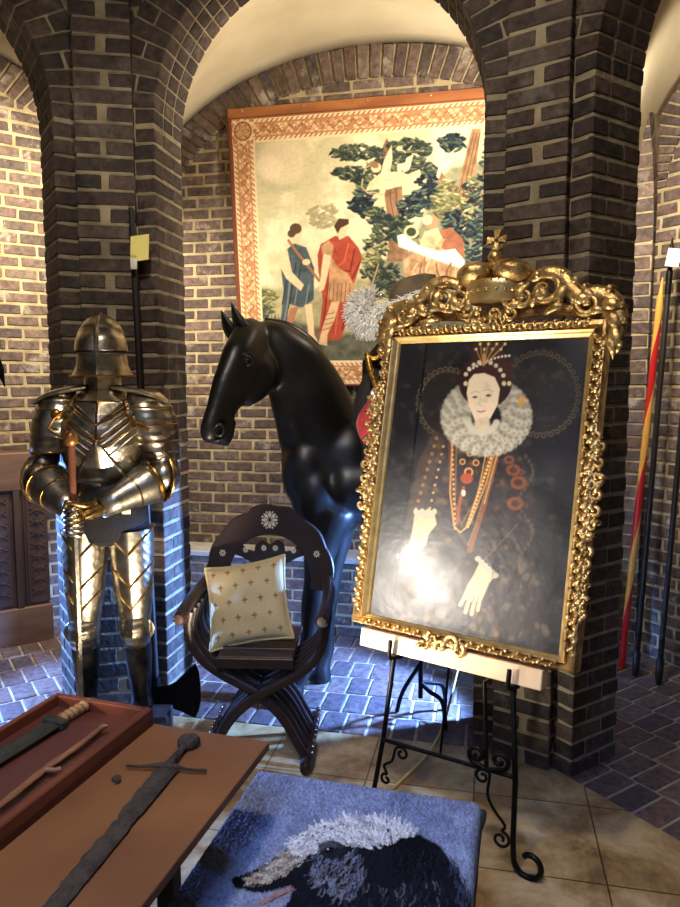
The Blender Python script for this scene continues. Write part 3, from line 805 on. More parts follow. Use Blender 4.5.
# carved oak cabinet at the left
OAK = mat('dark_oak', srgb(92, 66, 52), .6, col2=srgb(56, 38, 30), nscale=7, stretch=(1, 1, .15), bump=.3, bscale=30)
OAKL = mat('oak_rail', srgb(122, 92, 72), .6, col2=srgb(88, 62, 46), nscale=7, stretch=(.2, 1, 1), bump=.2, bscale=30)
m0, U0, N0 = chord(0); fr = (m0, U0, N0)
t = thing('carved_cabinet', 'carved dark oak cabinet against the brick at the left edge', 'cabinet', BP(fr, .55, -1.4, 0), R(33))
def cb(mb, s0, s1, d0, d1, z0, z1, mi=0): return mb.obox(BP(fr, s0, d0, z0), U0*(s1-s0), N0*(d1-d0), (0, 0, z1-z0), mi)
mb = MB(); cb(mb, .02, .88, -1.49, -1.3, .06, 1.2); mb.build('body', OAK, t, bevel=.004)
mb = MB(); cb(mb, 0, .9, -1.49, -1.27, 1.0, 1.24); mb.build('top_rail', OAKL, t, bevel=.006)
mb = MB(); cb(mb, 0, .9, -1.49, -1.27, .0, .24); mb.build('base_rail', OAKL, t, bevel=.006)
for s0 in (.03, .25, .47, .69):
    mb = MB(); cb(mb, s0, s0+.04, -1.31, -1.272, .24, 1.0); cb(mb, s0+.055, s0+.065, -1.31, -1.285, .24, 1.0); mb.build('stile', OAK, t, bevel=.003)
    mb = MB(); cb(mb, s0+.075, s0+.2, -1.31, -1.29, .26, .98)
    for i in range(9):
        z = .32+.075*i
        mb.tube([BP(fr, s0+.095, -1.288, z), BP(fr, s0+.137, -1.283, z+.03), BP(fr, s0+.18, -1.288, z)], .006, 6)
        mb.tube([BP(fr, s0+.095, -1.288, z+.035), BP(fr, s0+.137, -1.283, z), BP(fr, s0+.18, -1.288, z+.035)], .005, 6)
        mb.ball(BP(fr, s0+.137, -1.287, z+.018), .012, 8)
    mb.build('carved_panel', OAK, t, smooth=50)

# bill hook standing at the left edge; only its dark curved tip reaches into view
t = thing('bill_hook', 'dark curved hook tip of a pole arm, poking in at the left edge', 'pole arm', (-1.72, 3.26, 0))
mb = MB(); mb.tube([(-1.72, 3.26, .0), (-1.72, 3.26, 1.75)], .015, 10); mb.build('shaft', DWOOD, t, smooth=60)
mb = MB(); P = cat_rom([(-1.72, 3.26, 1.6), (-1.722, 3.26, 1.78), (-1.68, 3.26, 1.85), (-1.62, 3.26, 1.82), (-1.58, 3.26, 1.75), (-1.553, 3.26, 1.66)], 6)
mb.tube(P, lerp_list([(.02, .016), (.018, .03), (.012, .036), (.010, .034), (.008, .024), (.002, .003)], 6), 10, up=(0, 1, 0)); mb.build('hook_blade', IRON, t, smooth=60)
# ------------------------------------------------------------------ tapestry on the back wall
def fw(s, z, d): return BP(chord(1), s, d, z)
TD = -D+.055
def paint_tapestry(u, v):
    # u to the right, v up; picture coordinates run over the cloth
    H = homog([(0, 1), (1, 1), (1, 0), (0, 0)], [(231, 115), (551, 88), (548, 388), (248, 384)])
    w = H[2, 0]*u+H[2, 1]*v+1; x = (H[0, 0]*u+H[0, 1]*v+H[0, 2])/w; y = (H[1, 0]*u+H[1, 1]*v+H[1, 2])/w
    c = Canvas(x, y); X, Y = c.x, c.y; S = srgb
    n = fbm(X, Y, 26, 5, 5); g = np.clip((Y-120)/180, 0, 1)
    sky = np.array(S(206, 196, 150)); cloud = np.array(S(238, 222, 178)); dark = np.array(S(176, 170, 134))
    a = np.clip((n-.42)*4, 0, 1)[:, None]; c.c[:] = sky*(1-a)+cloud*a
    n2 = fbm(X+40, Y*1.6, 15, 9, 5); a = (np.clip((n2-.56)*5, 0, 1)*.5)[:, None]; c.c[:] = c.c*(1-a)+dark*a
    c.ell(282, 158, 25, 23, S(240, 216, 178), soft=9, alpha=.55); c.ell(270, 165, 13, 12, S(248, 226, 190), soft=6, alpha=.6)
    rr = random.Random(4)
    def leafy(cx, cy, rx, ry, cols, n, sz=3.0):
        for _ in range(n):
            a = rr.uniform(0, 2*PI); q = math.sqrt(rr.random()); px, py = cx+rx*q*math.cos(a), cy+ry*q*math.sin(a)
            co = cols[rr.randrange(len(cols))]; ro = rr.uniform(-.7, .9)
            c.ell(px, py+.9, sz*rr.uniform(.8, 1.4), sz*.45, cols[-1], ro); c.ell(px, py, sz*rr.uniform(.8, 1.4), sz*.4, co, ro)
    G = [S(64, 78, 62), S(86, 100, 74), S(52, 66, 62), S(118, 126, 86), S(36, 48, 50)]
    GB = [S(44, 60, 70), S(66, 88, 84), S(34, 46, 58), S(92, 112, 96), S(26, 34, 44)]
    GY = [S(140, 138, 84), S(168, 162, 104), S(112, 116, 72), S(188, 178, 126), S(86, 88, 58)]
    # distant bushes and ground
    leafy(325, 215, 16, 12, [S(190, 176, 130), S(174, 164, 122), S(160, 150, 110)], 60, 3)
    c.poly([(225, 295), (262, 285), (300, 292), (360, 280), (420, 280), (560, 270), (560, 400), (225, 400)], S(168, 160, 112), 6, .9, .5)
    c.poly([(225, 330), (290, 318), (345, 335), (420, 320), (560, 320), (560, 400), (225, 400)], S(82, 84, 74), 5, .9, .6)
    leafy(262, 308, 14, 9, G[:3]+GY, 50, 3); leafy(280, 330, 22, 8, GB, 60, 3)
    for i in range(9): c.poly([(262+i*3.5, 332), (264+i*3.5, 316-rr.random()*6), (267+i*3.5, 332)], GB[i % 4])
    c.poly([(432, 185), (450, 165), (500, 160), (560, 170), (560, 300), (400, 300), (372, 285), (380, 262), (410, 250), (425, 215)], S(92, 100, 74), 6, .75, .7)
    leafy(345, 300, 12, 6, GY, 40); leafy(390, 290, 18, 8, G, 70); leafy(268, 296, 12, 6, GY, 40)
    # trees: trunks first
    c.poly([(386, 135), (394, 150), (392, 200), (398, 236), (404, 262), (388, 262), (390, 230), (384, 190), (380, 150)], S(134, 96, 66), 1, 1, .6)
    c.poly([(391, 185), (402, 185), (405, 225), (410, 258), (398, 260), (392, 225)], S(150, 110, 78), 1, 1, .6)
    c.poly([(471, 126), (480, 126), (476, 168), (468, 210), (462, 222), (452, 214), (460, 178)], S(158, 118, 80), 1, 1, .6)
    for k in (0, 4, 8): c.line([(473+k*.8, 130), (463+k, 175), (456+k*1.1, 214)], .9, S(104, 72, 48))
    for k in (0, 4): c.line([(389+k, 150), (391+k*1.5, 200), (400+k, 245)], .9, S(96, 66, 46))
    c.poly([(441, 170), (458, 196), (460, 206), (450, 196), (439, 178)], S(140, 102, 70), 1, 1, .5)
    c.poly([(484, 195), (476, 222), (472, 222), (480, 196)], S(150, 110, 78), 1, 1, .4)
    leafy(357, 150, 26, 8, G, 90); leafy(350, 172, 18, 7, G, 60); leafy(368, 183, 14, 10, G, 60); leafy(362, 202, 13, 12, GB, 80)
    leafy(408, 148, 22, 13, G, 120); leafy(375, 215, 12, 8, G, 50); leafy(382, 165, 14, 9, G, 60); leafy(420, 168, 18, 8, G, 70)
    leafy(428, 190, 14, 17, GB, 110); leafy(412, 205, 14, 12, GB, 80); leafy(390, 225, 16, 12, G, 90); leafy(378, 245, 12, 14, GY[:3]+G, 90); leafy(405, 232, 12, 12, G, 70)
    leafy(452, 140, 14, 9, GB, 70); leafy(446, 200, 14, 22, GY, 110, 2.6); leafy(459, 225, 16, 16, GB, 120); leafy(472, 205, 10, 30, GY+GB, 90)
    leafy(478, 245, 12, 28, GB, 120); leafy(382, 272, 18, 12, G, 90); leafy(372, 258, 8, 9, GY, 40); leafy(500, 200, 24, 70, GB+G, 260); leafy(520, 330, 30, 60, G, 160)
    for i in range(7): c.line([(366+i*5, 268+i), (372+i*6, 280)], 1.2, S(50, 54, 44))
    c.line([(374, 285), (380, 265)], 1.5, S(170, 140, 100))
    # winged child in the air
    sk = S(232, 200, 152); sk2 = S(206, 168, 120)
    c.poly([(380, 175), (384, 158), (391, 142), (392, 155), (390, 172)], S(214, 196, 156), .8, 1, .3); c.poly([(402, 172), (406, 156), (413, 152), (409, 168)], S(222, 206, 166), .8)
    c.poly([(370, 181), (380, 172), (395, 170), (408, 173), (419, 168), (421, 173), (410, 182), (397, 186), (386, 189), (384, 196), (379, 188), (366, 190)], sk, .8, 1, .2)
    c.ell(376, 166, 5, 5, sk); c.ell(374, 163, 5, 3.4, S(150, 110, 70), .5); c.line([(386, 178), (400, 180)], 1, sk2); c.line([(405, 176), (417, 171)], 1, sk2)
    c.line([(363, 178), (362, 186), (368, 192), (376, 192), (383, 194)], 1.4, S(186, 168, 120)); c.line([(364, 172), (366, 166), (370, 164)], 1.2, S(186, 168, 120))
    # man in a blue tunic
    bl = S(72, 88, 96); bl2 = S(120, 134, 128); bl3 = S(44, 54, 66)
    c.poly([(287, 250), (296, 243), (308, 247), (316, 268), (316, 300), (304, 308), (292, 304), (288, 332), (283, 330), (286, 290), (283, 268)], bl, .8, 1, .5)
    for q in ((292, 258), (298, 262), (304, 256)): c.line([q, (q[0]-3, q[1]+22), (q[0]-7, q[1]+46)], 1.2, bl3); 
    c.line([(292, 282), (290, 305), (286, 326)], 1.6, bl2); c.line([(300, 285), (297, 304)], 1.3, bl2); c.line([(311, 285), (308, 304)], 1.3, bl2)
    c.poly([(282, 252), (289, 249), (294, 272), (306, 285), (303, 291), (289, 279), (283, 268)], sk, .8, 1, .15)
    c.poly([(296, 226), (302, 224), (304, 232), (301, 240), (294, 243), (292, 236)], sk); c.ell(297, 228, 6, 5.5, S(92, 70, 48)); c.ell(293, 233, 4, 4, S(92, 70, 48))
    c.line([(290, 240), (300, 254), (310, 266), (321, 281)], 2.6, S(158, 108, 70)); c.ell(308, 262, 4, 3, sk)
    c.poly([(307, 305), (314, 304), (316, 320), (317, 335), (321, 342), (312, 341), (310, 325)], sk); c.poly([(293, 308), (301, 307), (296, 322), (291, 332), (287, 332)], S(176, 112, 76))
    # man in the red cloak
    rd = S(176, 62, 34); rd2 = S(128, 34, 24); rd3 = S(206, 94, 52)
    c.poly([(322, 244), (336, 236), (350, 236), (360, 248), (364, 258), (357, 282), (350, 292), (349, 325), (343, 340), (330, 341), (321, 336), (325, 300), (320, 270), (319, 255)], rd, .8, 1, .35)
    for P in ([(333, 250), (331, 280), (325, 330)], [(356, 250), (352, 272), (338, 270)], [(362, 262), (352, 284), (345, 330)]): c.line(P, 1.6, rd2)
    for P in ([(350, 244), (346, 262), (338, 268)], [(341, 300), (338, 334)]): c.line(P, 1.4, rd3)
    c.poly([(331, 254), (340, 268), (350, 274), (357, 288), (353, 300), (345, 303), (330, 300), (331, 280)], S(196, 144, 96), .8, 1, .5)
    for i in range(6): c.line([(332+i*4, 284), (331+i*4, 302)], 1, S(140, 88, 62))
    c.poly([(323, 246), (330, 240), (335, 246), (334, 256), (324, 254)], S(190, 146, 100), .8, 1, .4)
    c.poly([(325, 254), (333, 256), (330, 272), (326, 290), (321, 292), (323, 272)], sk, .8, 1, .12)
    c.poly([(337, 224), (346, 220), (350, 228), (348, 236), (341, 240), (338, 234)], sk); c.poly([(335, 226), (340, 218), (350, 219), (350, 224), (342, 228), (339, 234)], S(84, 54, 40), .8)
    c.poly([(334, 302), (342, 302), (337, 320), (330, 335), (330, 346), (321, 344), (326, 325)], S(216, 176, 126), .8, 1, .25)
    for i in range(4): c.line([(326+i, 330-i*5), (334+i, 328-i*5)], .9, S(140, 92, 62))
    # seated couple at the right, pale drapery
    c.poly([(404, 262), (418, 250), (440, 244), (452, 256), (468, 268), (470, 282), (440, 292), (408, 288)], S(196, 150, 104), .8, 1, .7)
    c.poly([(436, 232), (452, 228), (464, 240), (466, 262), (452, 256), (440, 246)], S(162, 96, 66), .8, 1, .4)
    c.poly([(425, 232), (438, 228), (444, 240), (440, 258), (426, 262), (420, 248)], S(226, 196, 146), .8, 1, .4); c.ell(432, 222, 7, 7, S(190, 140, 96)); c.ell(428, 220, 5, 5, sk)
    c.ell(412, 232, 7.5, 7, S(222, 200, 140)); c.ell(412, 232, 5, 4.6, S(58, 74, 56))
    c.poly([(420, 240), (432, 236), (446, 240), (440, 252), (426, 252)], S(214, 180, 128), .8, 1, .8)
    c.poly([(398, 236), (404, 234), (420, 246), (440, 252), (456, 250), (466, 262), (464, 270), (440, 262), (414, 252), (400, 247)], S(250, 240, 214), 1, 1, .1)
    for i in range(9): q = rr.uniform(408, 462); c.line([(q, 258+rr.uniform(0, 8)), (q+rr.uniform(-6, 4), 272), (q+rr.uniform(-8, 8), 286)], rr.uniform(.8, 2.2), (S(150, 98, 70), S(226, 190, 140), S(120, 74, 54))[i % 3], .8)
    # border: guilloche band, cabled edges and a corner roundel
    uu, vv = u.ravel(), v.ravel(); wd, ht = 2.05, 1.76
    X2, Y2 = uu*wd, vv*ht; e = np.minimum(np.minimum(X2, wd-X2), np.minimum(Y2, ht-Y2)); bw = .165
    along = np.where(np.minimum(X2, wd-X2) < np.minimum(Y2, ht-Y2), Y2, X2)
    b = e < bw; i = np.nonzero(b)[0]; ee = e[i]; al = along[i]
    base = np.array(S(214, 164, 108)); lt = np.array(S(240, 212, 160)); dk = np.array(S(158, 88, 56)); md = np.array(S(192, 128, 82))
    col = np.tile(lt, (len(i), 1)).astype(float)
    mid = (ee > .045) & (ee < .125)
    scr = np.sin(al*2*PI/.085)*.02+.085
    f1 = np.abs(ee-scr) < .0045; f2 = (np.sin(al*2*PI/.0425+ee*90)*np.sin(ee*2*PI/.032)) > .25
    col[mid] = base; col[mid & f2] = lt; col[mid & (fbm(al*400, ee*400, 7, 3) > .5)] = md; col[mid & f1] = dk
    cab = ((ee > .018) & (ee < .038)) | ((ee > .132) & (ee < .152)); st = np.sin((al+ee*1.0)*2*PI/.034) > .35
    col[cab & st] = dk*1.3; col[(np.abs(ee-.042) < .004) | (np.abs(ee-.128) < .004)] = md; col[ee < .010] = dk
    c.c[i] = col
    for cx, cy in ((.085, .085), (wd-.085, .085), (.085, ht-.085), (wd-.085, ht-.085)):
        r = np.hypot(X2-cx, Y2-cy); an = np.arctan2(Y2-cy, X2-cx); k = r < .066
        sq = (np.abs(X2-cx) < .08) & (np.abs(Y2-cy) < .08); c.c[sq] = lt
        c.c[k] = base; c.c[(np.abs(r-.056) < .006)] = dk; c.c[k & (np.abs(r-.03-.012*np.cos(6*an)) < .005)] = dk; c.c[(r < .012)] = md
        q = sq & (r > .07) & (fbm(X2*400, Y2*400, 8, 6) > .5); c.c[q] = md
    # weave
    c.c *= (1+.05*(np.sin(Y2*2*PI/.009))[:, None]*1.0); c.c *= (.9+.2*fbm(X*1, Y*1, 1.5, 12, 2))[:, None]
    g_ = c.c.mean(1, keepdims=True); c.c = c.c*.82 + g_*.18*np.array([1.08, 1., .84])
    return np.clip(c.c, 0, 1)
def tap_pos(u, v):
    s = (-.925+.075*(1-v))*(1-u) + 1.13*u; z = 1.66 + (3.42-1.66)*v + 0*u
    dd = TD + .006*np.sin(u*17+1)*np.sin(v*3) + .012*(1-v)
    m, U, N = chord(1)
    return np.stack([m.x+U.x*s+N.x*dd, m.y+U.y*s+N.y*dd, z], -1)
t = thing('tapestry', 'woven tapestry of figures under trees, hung on the brick wall behind the horse', 'tapestry', BP(chord(1), 0, TD, 1.66))
nu, nv = 430, 370
u, v = np.meshgrid(np.linspace(0, 1, nu), np.linspace(0, 1, nv))
TAPM = paint_mat('tapestry_wool', .95, .5, 220, spec=.15)
grid_obj('cloth', nu, nv, tap_pos, paint_tapestry(u, v), TAPM, t, thick=.004)
mb = MB(); P = [fw(-.93+.075*(1-q), 1.655+1.77*q, TD+.004+.012*(1-q)) for q in (0, .25, .5, .75, 1)]
mb.tube(P, [(.006, .014)]*5, 8); mb.build('binding', mat('brown_binding', srgb(112, 56, 36), .9), t, smooth=60)
t = MB(); t.obox(fw(-.945, 3.425, -D+.02), chord(1)[1]*2.1, chord(1)[2]*.03, (0, 0, .062)); 
t = t.build('hanging_batten', mat('batten_wood', srgb(176, 112, 62), .55, col2=srgb(140, 82, 44), nscale=9, stretch=(.2, 1, 1)), loc=fw(0, 3.43, -D+.02), bevel=.003)
tag(t, 'orange-brown wooden batten that the tapestry hangs from', 'batten')
st = mat('screw_steel', srgb(210, 205, 190), .3, 1)
for s_ in (-.84, -.42, .0, .4, .8):
    scr = MB(); scr.lathe([(.008, 0), (.007, .004), (.001, .006)], 10, o=fw(s_, 3.465, -D+.05), ax=chord(1)[2]); scr.build('screw', st, t)
# ------------------------------------------------------------------ black horse sculpture
f_ = 700; cp_, sp_ = math.cos(R(5.8)), math.sin(R(5.8))
def remesh(mb, name, m, parent, voxel=.012, smooth=6, loc=(0, 0, 0)):
    o = mb.build(name, m, parent, fix=True)
    r = o.modifiers.new('skin', 'REMESH'); r.mode = 'VOXEL'; r.voxel_size = voxel; r.use_smooth_shade = True
    s = o.modifiers.new('soften', 'SMOOTH'); s.factor = .6; s.iterations = smooth
    return o
HBLK = mat('black_lacquer', srgb(13, 12, 12), .36, spec=.42, col2=srgb(22, 19, 17), nscale=5, rvar=.08, bump=.05, bscale=6)
t = thing('horse_statue', 'life-size glossy black horse statue with head turned left, behind the folding chair', 'statue', (-.1, 3.7, 0))
mb = MB()
def T(pts, rad, n=20, up=(0, 0, 1), k=5):
    P = cat_rom(pts, k); r = lerp_list(rad, k); mb.tube(P, r, n, up=up)
side = (.8, -.6, 0)      # across the head
# head: poll to muzzle.  radii (across, front to back)
T([(-.44, 3.67, 1.965), (-.46, 3.60, 1.90), (-.485, 3.53, 1.79), (-.535, 3.46, 1.665), (-.585, 3.40, 1.53), (-.612, 3.37, 1.44), (-.618, 3.36, 1.385)],
  [(.06, .07), (.085, .105), (.092, .135), (.075, .115), (.056, .085), (.056, .08), (.035, .055)], up=side)
T([(-.42, 3.60, 1.86), (-.39, 3.58, 1.74), (-.41, 3.55, 1.66), (-.47, 3.48, 1.58)], [(.05, .06), (.072, .085), (.06, .07), (.03, .04)], up=side)  # jowl
T([(-.53, 3.42, 1.50), (-.555, 3.40, 1.42), (-.565, 3.385, 1.37)], [(.03, .035), (.04, .042), (.026, .03)], up=side)  # chin
# neck
T([(-.44, 3.68, 1.93), (-.34, 3.68, 1.87), (-.235, 3.70, 1.745), (-.16, 3.74, 1.58), (-.10, 3.79, 1.40), (-.02, 3.82, 1.22), (.14, 3.88, 1.10)],
  [(.07, .09), (.085, .135), (.095, .185), (.13, .215), (.17, .24), (.21, .28), (.24, .3)], up=(.3, -.95, 0))
# trunk
T([(-.16, 3.76, 1.16), (-.04, 3.80, 1.13), (.2, 3.87, 1.12), (.55, 3.96, 1.10), (.9, 4.04, 1.13), (1.15, 4.09, 1.15), (1.32, 4.12, 1.08)],
  [(.13, .14), (.2, .25), (.25, .3), (.27, .31), (.26, .29), (.22, .26), (.08, .12)])
# shoulder masses and chest
for c, r in (((-.185, 3.69, 1.2), (.13, .11, .2)), ((.04, 3.75, 1.2), (.22, .15, .30)), ((-.06, 3.93, 1.16), (.14, .12, .2)), ((-.13, 3.66, 1.06), (.13, .11, .2)), ((-.22, 3.74, 1.24), (.1, .12, .2))): mb.ball(c, r, 18)
# forelegs
T([(-.03, 3.68, 1.02), (-.10, 3.66, .82), (-.13, 3.64, .62), (-.15, 3.62, .50), (-.17, 3.60, .34), (-.19, 3.575, .19), (-.225, 3.54, .11), (-.25, 3.52, .07)],
  [.13, .095, .066, .062, .044, .052, .048, .05])
T([(.02, 3.9, 1.02), (-.02, 3.9, .82), (-.05, 3.88, .62), (-.06, 3.87, .50), (-.07, 3.86, .34), (-.08, 3.85, .17), (-.105, 3.82, .1)],
  [.13, .095, .066, .062, .044, .052, .05])
for c in ((-.26, 3.51), (-.12, 3.81)): mb.lathe([(.078, .0), (.076, .01), (.06, .085), (.05, .1)], 20, o=(c[0], c[1], 0), ax=(.12, .1, 1))
# hind legs
for dx, y in ((0, 3.95), (-.12, 4.22)):
    T([(1.18+dx, y, 1.1), (1.12+dx, y, .85), (1.1+dx, y, .7), (1.26+dx, y, .52), (1.23+dx, y, .32), (1.22+dx, y, .16), (1.18+dx, y, .09)], [.2, .15, .1, .06, .045, .05, .055])
    mb.lathe([(.078, .0), (.076, .01), (.06, .085), (.05, .1)], 20, o=(1.17+dx, y, 0))
body = remesh(mb, 'body', HBLK, t, .013, 22)
# cheek ridge, nostrils and lips are cut in as small relief
mb = MB(); T([(-.395, 3.70, 2.0), (-.27, 3.72, 1.955), (-.15, 3.75, 1.86), (-.06, 3.79, 1.70), (.02, 3.85, 1.56), (.1, 3.9, 1.42)], [(.02, .02), (.022, .04), (.022, .045), (.022, .05), (.02, .05), (.01, .03)], 12, (.3, -.95, 0))
mb.build('mane', HBLK, t, smooth=60)
for p, q in (((-.52, 3.64, 1.89), (-.60, 3.60, 2.045)), ((-.455, 3.575, 1.905), (-.54, 3.54, 2.075))):
    a = Vector(p); b = Vector(q); mb = MB()
    P = [a.lerp(b, q_) + Vector((-.012*math.sin(PI*q_), 0, 0)) for q_ in [i/8 for i in range(9)]]
    mb.tube(P, [(.040, .024), (.048, .03), (.05, .032), (.048, .03), (.042, .026), (.034, .02), (.024, .014), (.012, .008), (.001, .001)], 14, up=(.7, -.7, 0))
    mb.build('ear', HBLK, t, smooth=60)
EYE = mat('glass_eye', (.01, .008, .006), .05, spec=.8)
e = Vector((-.458, 3.444, 1.785))
mb = MB(); mb.ball(e, (.019, .022, .019), 16); ey = mb.build('eye', EYE, t, smooth=60)
mb = MB(); mb.tube([e+Vector((.030*math.cos(a)-.0, -.006-.010*math.sin(a)*0, .024*math.sin(a))) for a in [2*PI*i/18 for i in range(19)]], .007, 8); mb.tube([e+Vector((-.045, -.012, -.006)), e+Vector((-.02, -.01, .03)), e+Vector((.015, .0, .036)), e+Vector((.045, .02, .012))], [.004, .01, .01, .004], 8); mb.build('eyelid', HBLK, t, smooth=60)
mb = MB(); c = Vector((-.575, 3.325, 1.455)); mb.tube([c+Vector((.022*math.cos(a), -.004, .028*math.sin(a))) for a in [PI*2*i/16 for i in range(17)]], .008, 8); mb.build('nostril', HBLK, t, smooth=60)
mb = MB(); mb.tube([(-.60, 3.322, 1.40), (-.572, 3.325, 1.405), (-.548, 3.337, 1.415)], [.004, .007, .003], 8); mb.build('lip', HBLK, t, smooth=60)

# ------------------------------------------------------------------ folding x-frame armchair
CW = mat('chair_wood', srgb(50, 32, 26), .42, col2=srgb(38, 24, 20), nscale=9, bump=.12, stretch=(1, 1, .4))
IVORY = mat('ivory_inlay', srgb(232, 222, 196), .4)
STUD = mat('bright_stud', srgb(230, 226, 214), .15, 1.)
t = thing('folding_armchair', 'dark carved wooden folding armchair with star inlay, cushion on its seat', 'chair', (-.352, 3.08, 0), R(-3))
t.scale = (.93, 1, 1)
B = lambda mb, nm, m, par=None, **k: mb.build(nm, m, par or t, local=True, **k)
curve = [(-.305, .70), (-.318, .63), (-.305, .56), (-.26, .49), (-.18, .43), (-.07, .375), (0, .335), (.07, .28), (.13, .215), (.18, .13), (.215, .07), (.225, .03)]
for i in range(6):
    for sg in (-1, 1):
        y = -.2 + .066*i + (.033 if sg > 0 else 0)
        P = cat_rom([(sg*x, y, z) for x, z in curve], 4); mb = MB()
        mb.tube(P, [(.0145, .021)]*len(P), 8, up=(0, 1, 0), rot=PI/8); B(mb, 'slat', CW, smooth=50)
for sg in (-1, 1):
    mb = MB(); P = [(sg*.228, -.235, .03), (sg*.232, -.2, .035), (sg*.232, 0, .04), (sg*.232, .22, .035), (sg*.228, .27, .03)]
    mb.tube(cat_rom(P, 4), lerp_list([(.02, .026), (.03, .03), (.028, .03), (.03, .03), (.02, .026)], 4), 12, up=(1, 0, 0))
    ft = B(mb, 'foot_rail', CW, smooth=50)
    mb = MB(); mb.tube([(sg*.25, -.2, .075), (sg*.25, .25, .075)], (.011), 8)
    for i in range(11): mb.ball((sg*.262, -.2+.043*i, .075), .006, 6)
    B(mb, 'studded_strip', STUD if 0 else CW, ft)
    for i in range(9):
        mb = MB(); mb.ball((sg*.262-.002*sg, -.19+.05*i, .09), .0075, 8); B(mb, 'stud', STUD, ft, smooth=60)
    # arm
    mb = MB(); P = cat_rom([(sg*.315, -.27, .712), (sg*.32, -.2, .722), (sg*.325, 0, .73), (sg*.31, .19, .745)], 5)
    mb.tube(P, [(.022, .03)]*len(P), 12, up=(0, 0, 1)); a = B(mb, 'arm_rest', CW, smooth=50)
    mb = MB(); mb.lathe([(.001, -.03), (.02, -.028), (.03, -.012), (.03, .012), (.022, .028)], 16, o=(sg*.315, -.285, .712), ax=(0, 1, 0)); B(mb, 'arm_knob', CW, a, smooth=50)
# seat boards
mb = MB()
for i in range(4):
    mb.box(-.175, .175, -.205+.1*i, -.108+.1*i, .495, .517)
B(mb, 'seat', CW, bevel=.004)
mb = MB(); mb.box(-.18, .18, -.222, -.205, .47, .517); B(mb, 'seat_rail', CW, bevel=.004)
# hoop shaped back
ob, ib = [], []; N_ = 48
for i in range(N_+1):
    a = PI*(-.06) + PI*1.12*i/N_
    r = .335 + .010*abs(math.sin(a*6.5)) - .004
    if abs(a-PI/2) < .30: r += .012
    ob.append((r*math.cos(a), .735+r*math.sin(a)*1.02)); ib.append(((.215)*math.cos(a), .735+.215*math.sin(a)))
mb = MB(); poly = ob + ib[::-1]; n = len(ob)
def yb(z): return .205+.11*(z-.5)
vs = [(x, yb(z)-.016, z) for x, z in ob] + [(x, yb(z)-.016, z) for x, z in ib] + [(x, yb(z)+.016, z) for x, z in ob] + [(x, yb(z)+.016, z) for x, z in ib]
fs = []
for i in range(n-1):
    fs += [(i, i+1, n+i+1, n+i), (2*n+i+1, 2*n+i, 3*n+i, 3*n+i+1), (i, 2*n+i, 2*n+i+1, i+1), (n+i+1, 3*n+i+1, 3*n+i, n+i)]
fs += [(0, n, 3*n, 2*n), (n-1, 3*n-1, 4*n-1, 2*n-1)]
mb.add(vs, fs); bk = B(mb, 'back_hoop', CW, bevel=.004)
def inlay(x, z, s, par, dy=.0):
    mb = MB()
    for k in range(8):
        a = PI*2*k/8; cx, cz = x+s*.55*math.cos(a), z+s*.55*math.sin(a); y = yb(cz)-.0175+dy
        d = Vector((math.cos(a), 0, math.sin(a))); q = Vector((-d.z, 0, d.x)); c = Vector((cx, y, cz))
        mb.add([c-d*s*.42, c+q*s*.2, c+d*s*.42, c-q*s*.2, c-d*s*.42+V(0, .003, 0), c+q*s*.2+V(0, .003, 0), c+d*s*.42+V(0, .003, 0), c-q*s*.2+V(0, .003, 0)], [(0, 1, 2, 3), (7, 6, 5, 4), (0, 4, 5, 1), (1, 5, 6, 2), (2, 6, 7, 3), (3, 7, 4, 0)])
    o = B(mb, 'star_inlay', IVORY, par)
inlay(0, 1.02, .048, bk)
mb = MB()
for k in range(8):
    a = PI*2*(k+.5)/8; z = 1.02+.04*math.sin(a); mb.ball((.04*math.cos(a), yb(z)-.0175, z), .006, 8)
B(mb, 'pearl_ring', IVORY, bk, smooth=60)
for x, z in ((-.245, .86), (.245, .86)): inlay(x, z, .02, bk)
# inner scroll board across the hoop
pr = [(-.22, .86), (-.19, .90), (-.15, .905), (-.12, .875), (-.08, .865), (-.075, .90), (-.04, .925), (0, .90), (.04, .925), (.075, .90), (.08, .865), (.12, .875), (.15, .905), (.19, .90), (.22, .86), (.15, .84), (.10, .815), (.06, .80), (0, .79), (-.06, .80), (-.10, .815), (-.15, .84)]
mb = MB(); mb.prism([(x, z) for x, z in pr], (0, .235, 0), (1, 0, 0), (0, .0, 1), (0, .02, 0)); sb = B(mb, 'scroll_board', CW, bevel=.003)
for x in (-.125, -.03, .03, .125): inlay(x, .875 if abs(x) > .1 else .885, .017, sb, .0 - (yb(.88)-.0175-.232))

# cushion
def cushion():
    mb = MB(); n = 30; s = .19; th = .065; rs = []
    top = []; bot = []
    for j in range(n+1):
        for i in range(n+1):
            u = -1+2*i/n; v = -1+2*j/n
            pin = 1 - .09*(1-(u*u))*(abs(v)**3) ; pin2 = 1 - .09*(1-v*v)*(abs(u)**3)
            h = th*((1-abs(u)**2.6)*(1-abs(v)**2.6))**.5
            wr = .006*math.sin(u*5+v*3)*math.sin(v*7-u*2)*(1-u*u)*(1-v*v) - .012*math.exp(-((u-.1)**2+(v+.5)**2)*6)
            x, y = u*s*pin2, v*s*pin
            top.append((x, y, h+wr)); bot.append((x, y, -h+wr*.3))
    m = n+1; o = len(top); vs = top+bot; fs = []
    for j in range(n):
        for i in range(n):
            a = j*m+i; fs.append((a, a+1, a+m+1, a+m)); fs.append((o+a+m, o+a+m+1, o+a+1, o+a))
    mb.add(vs, fs); return mb, top
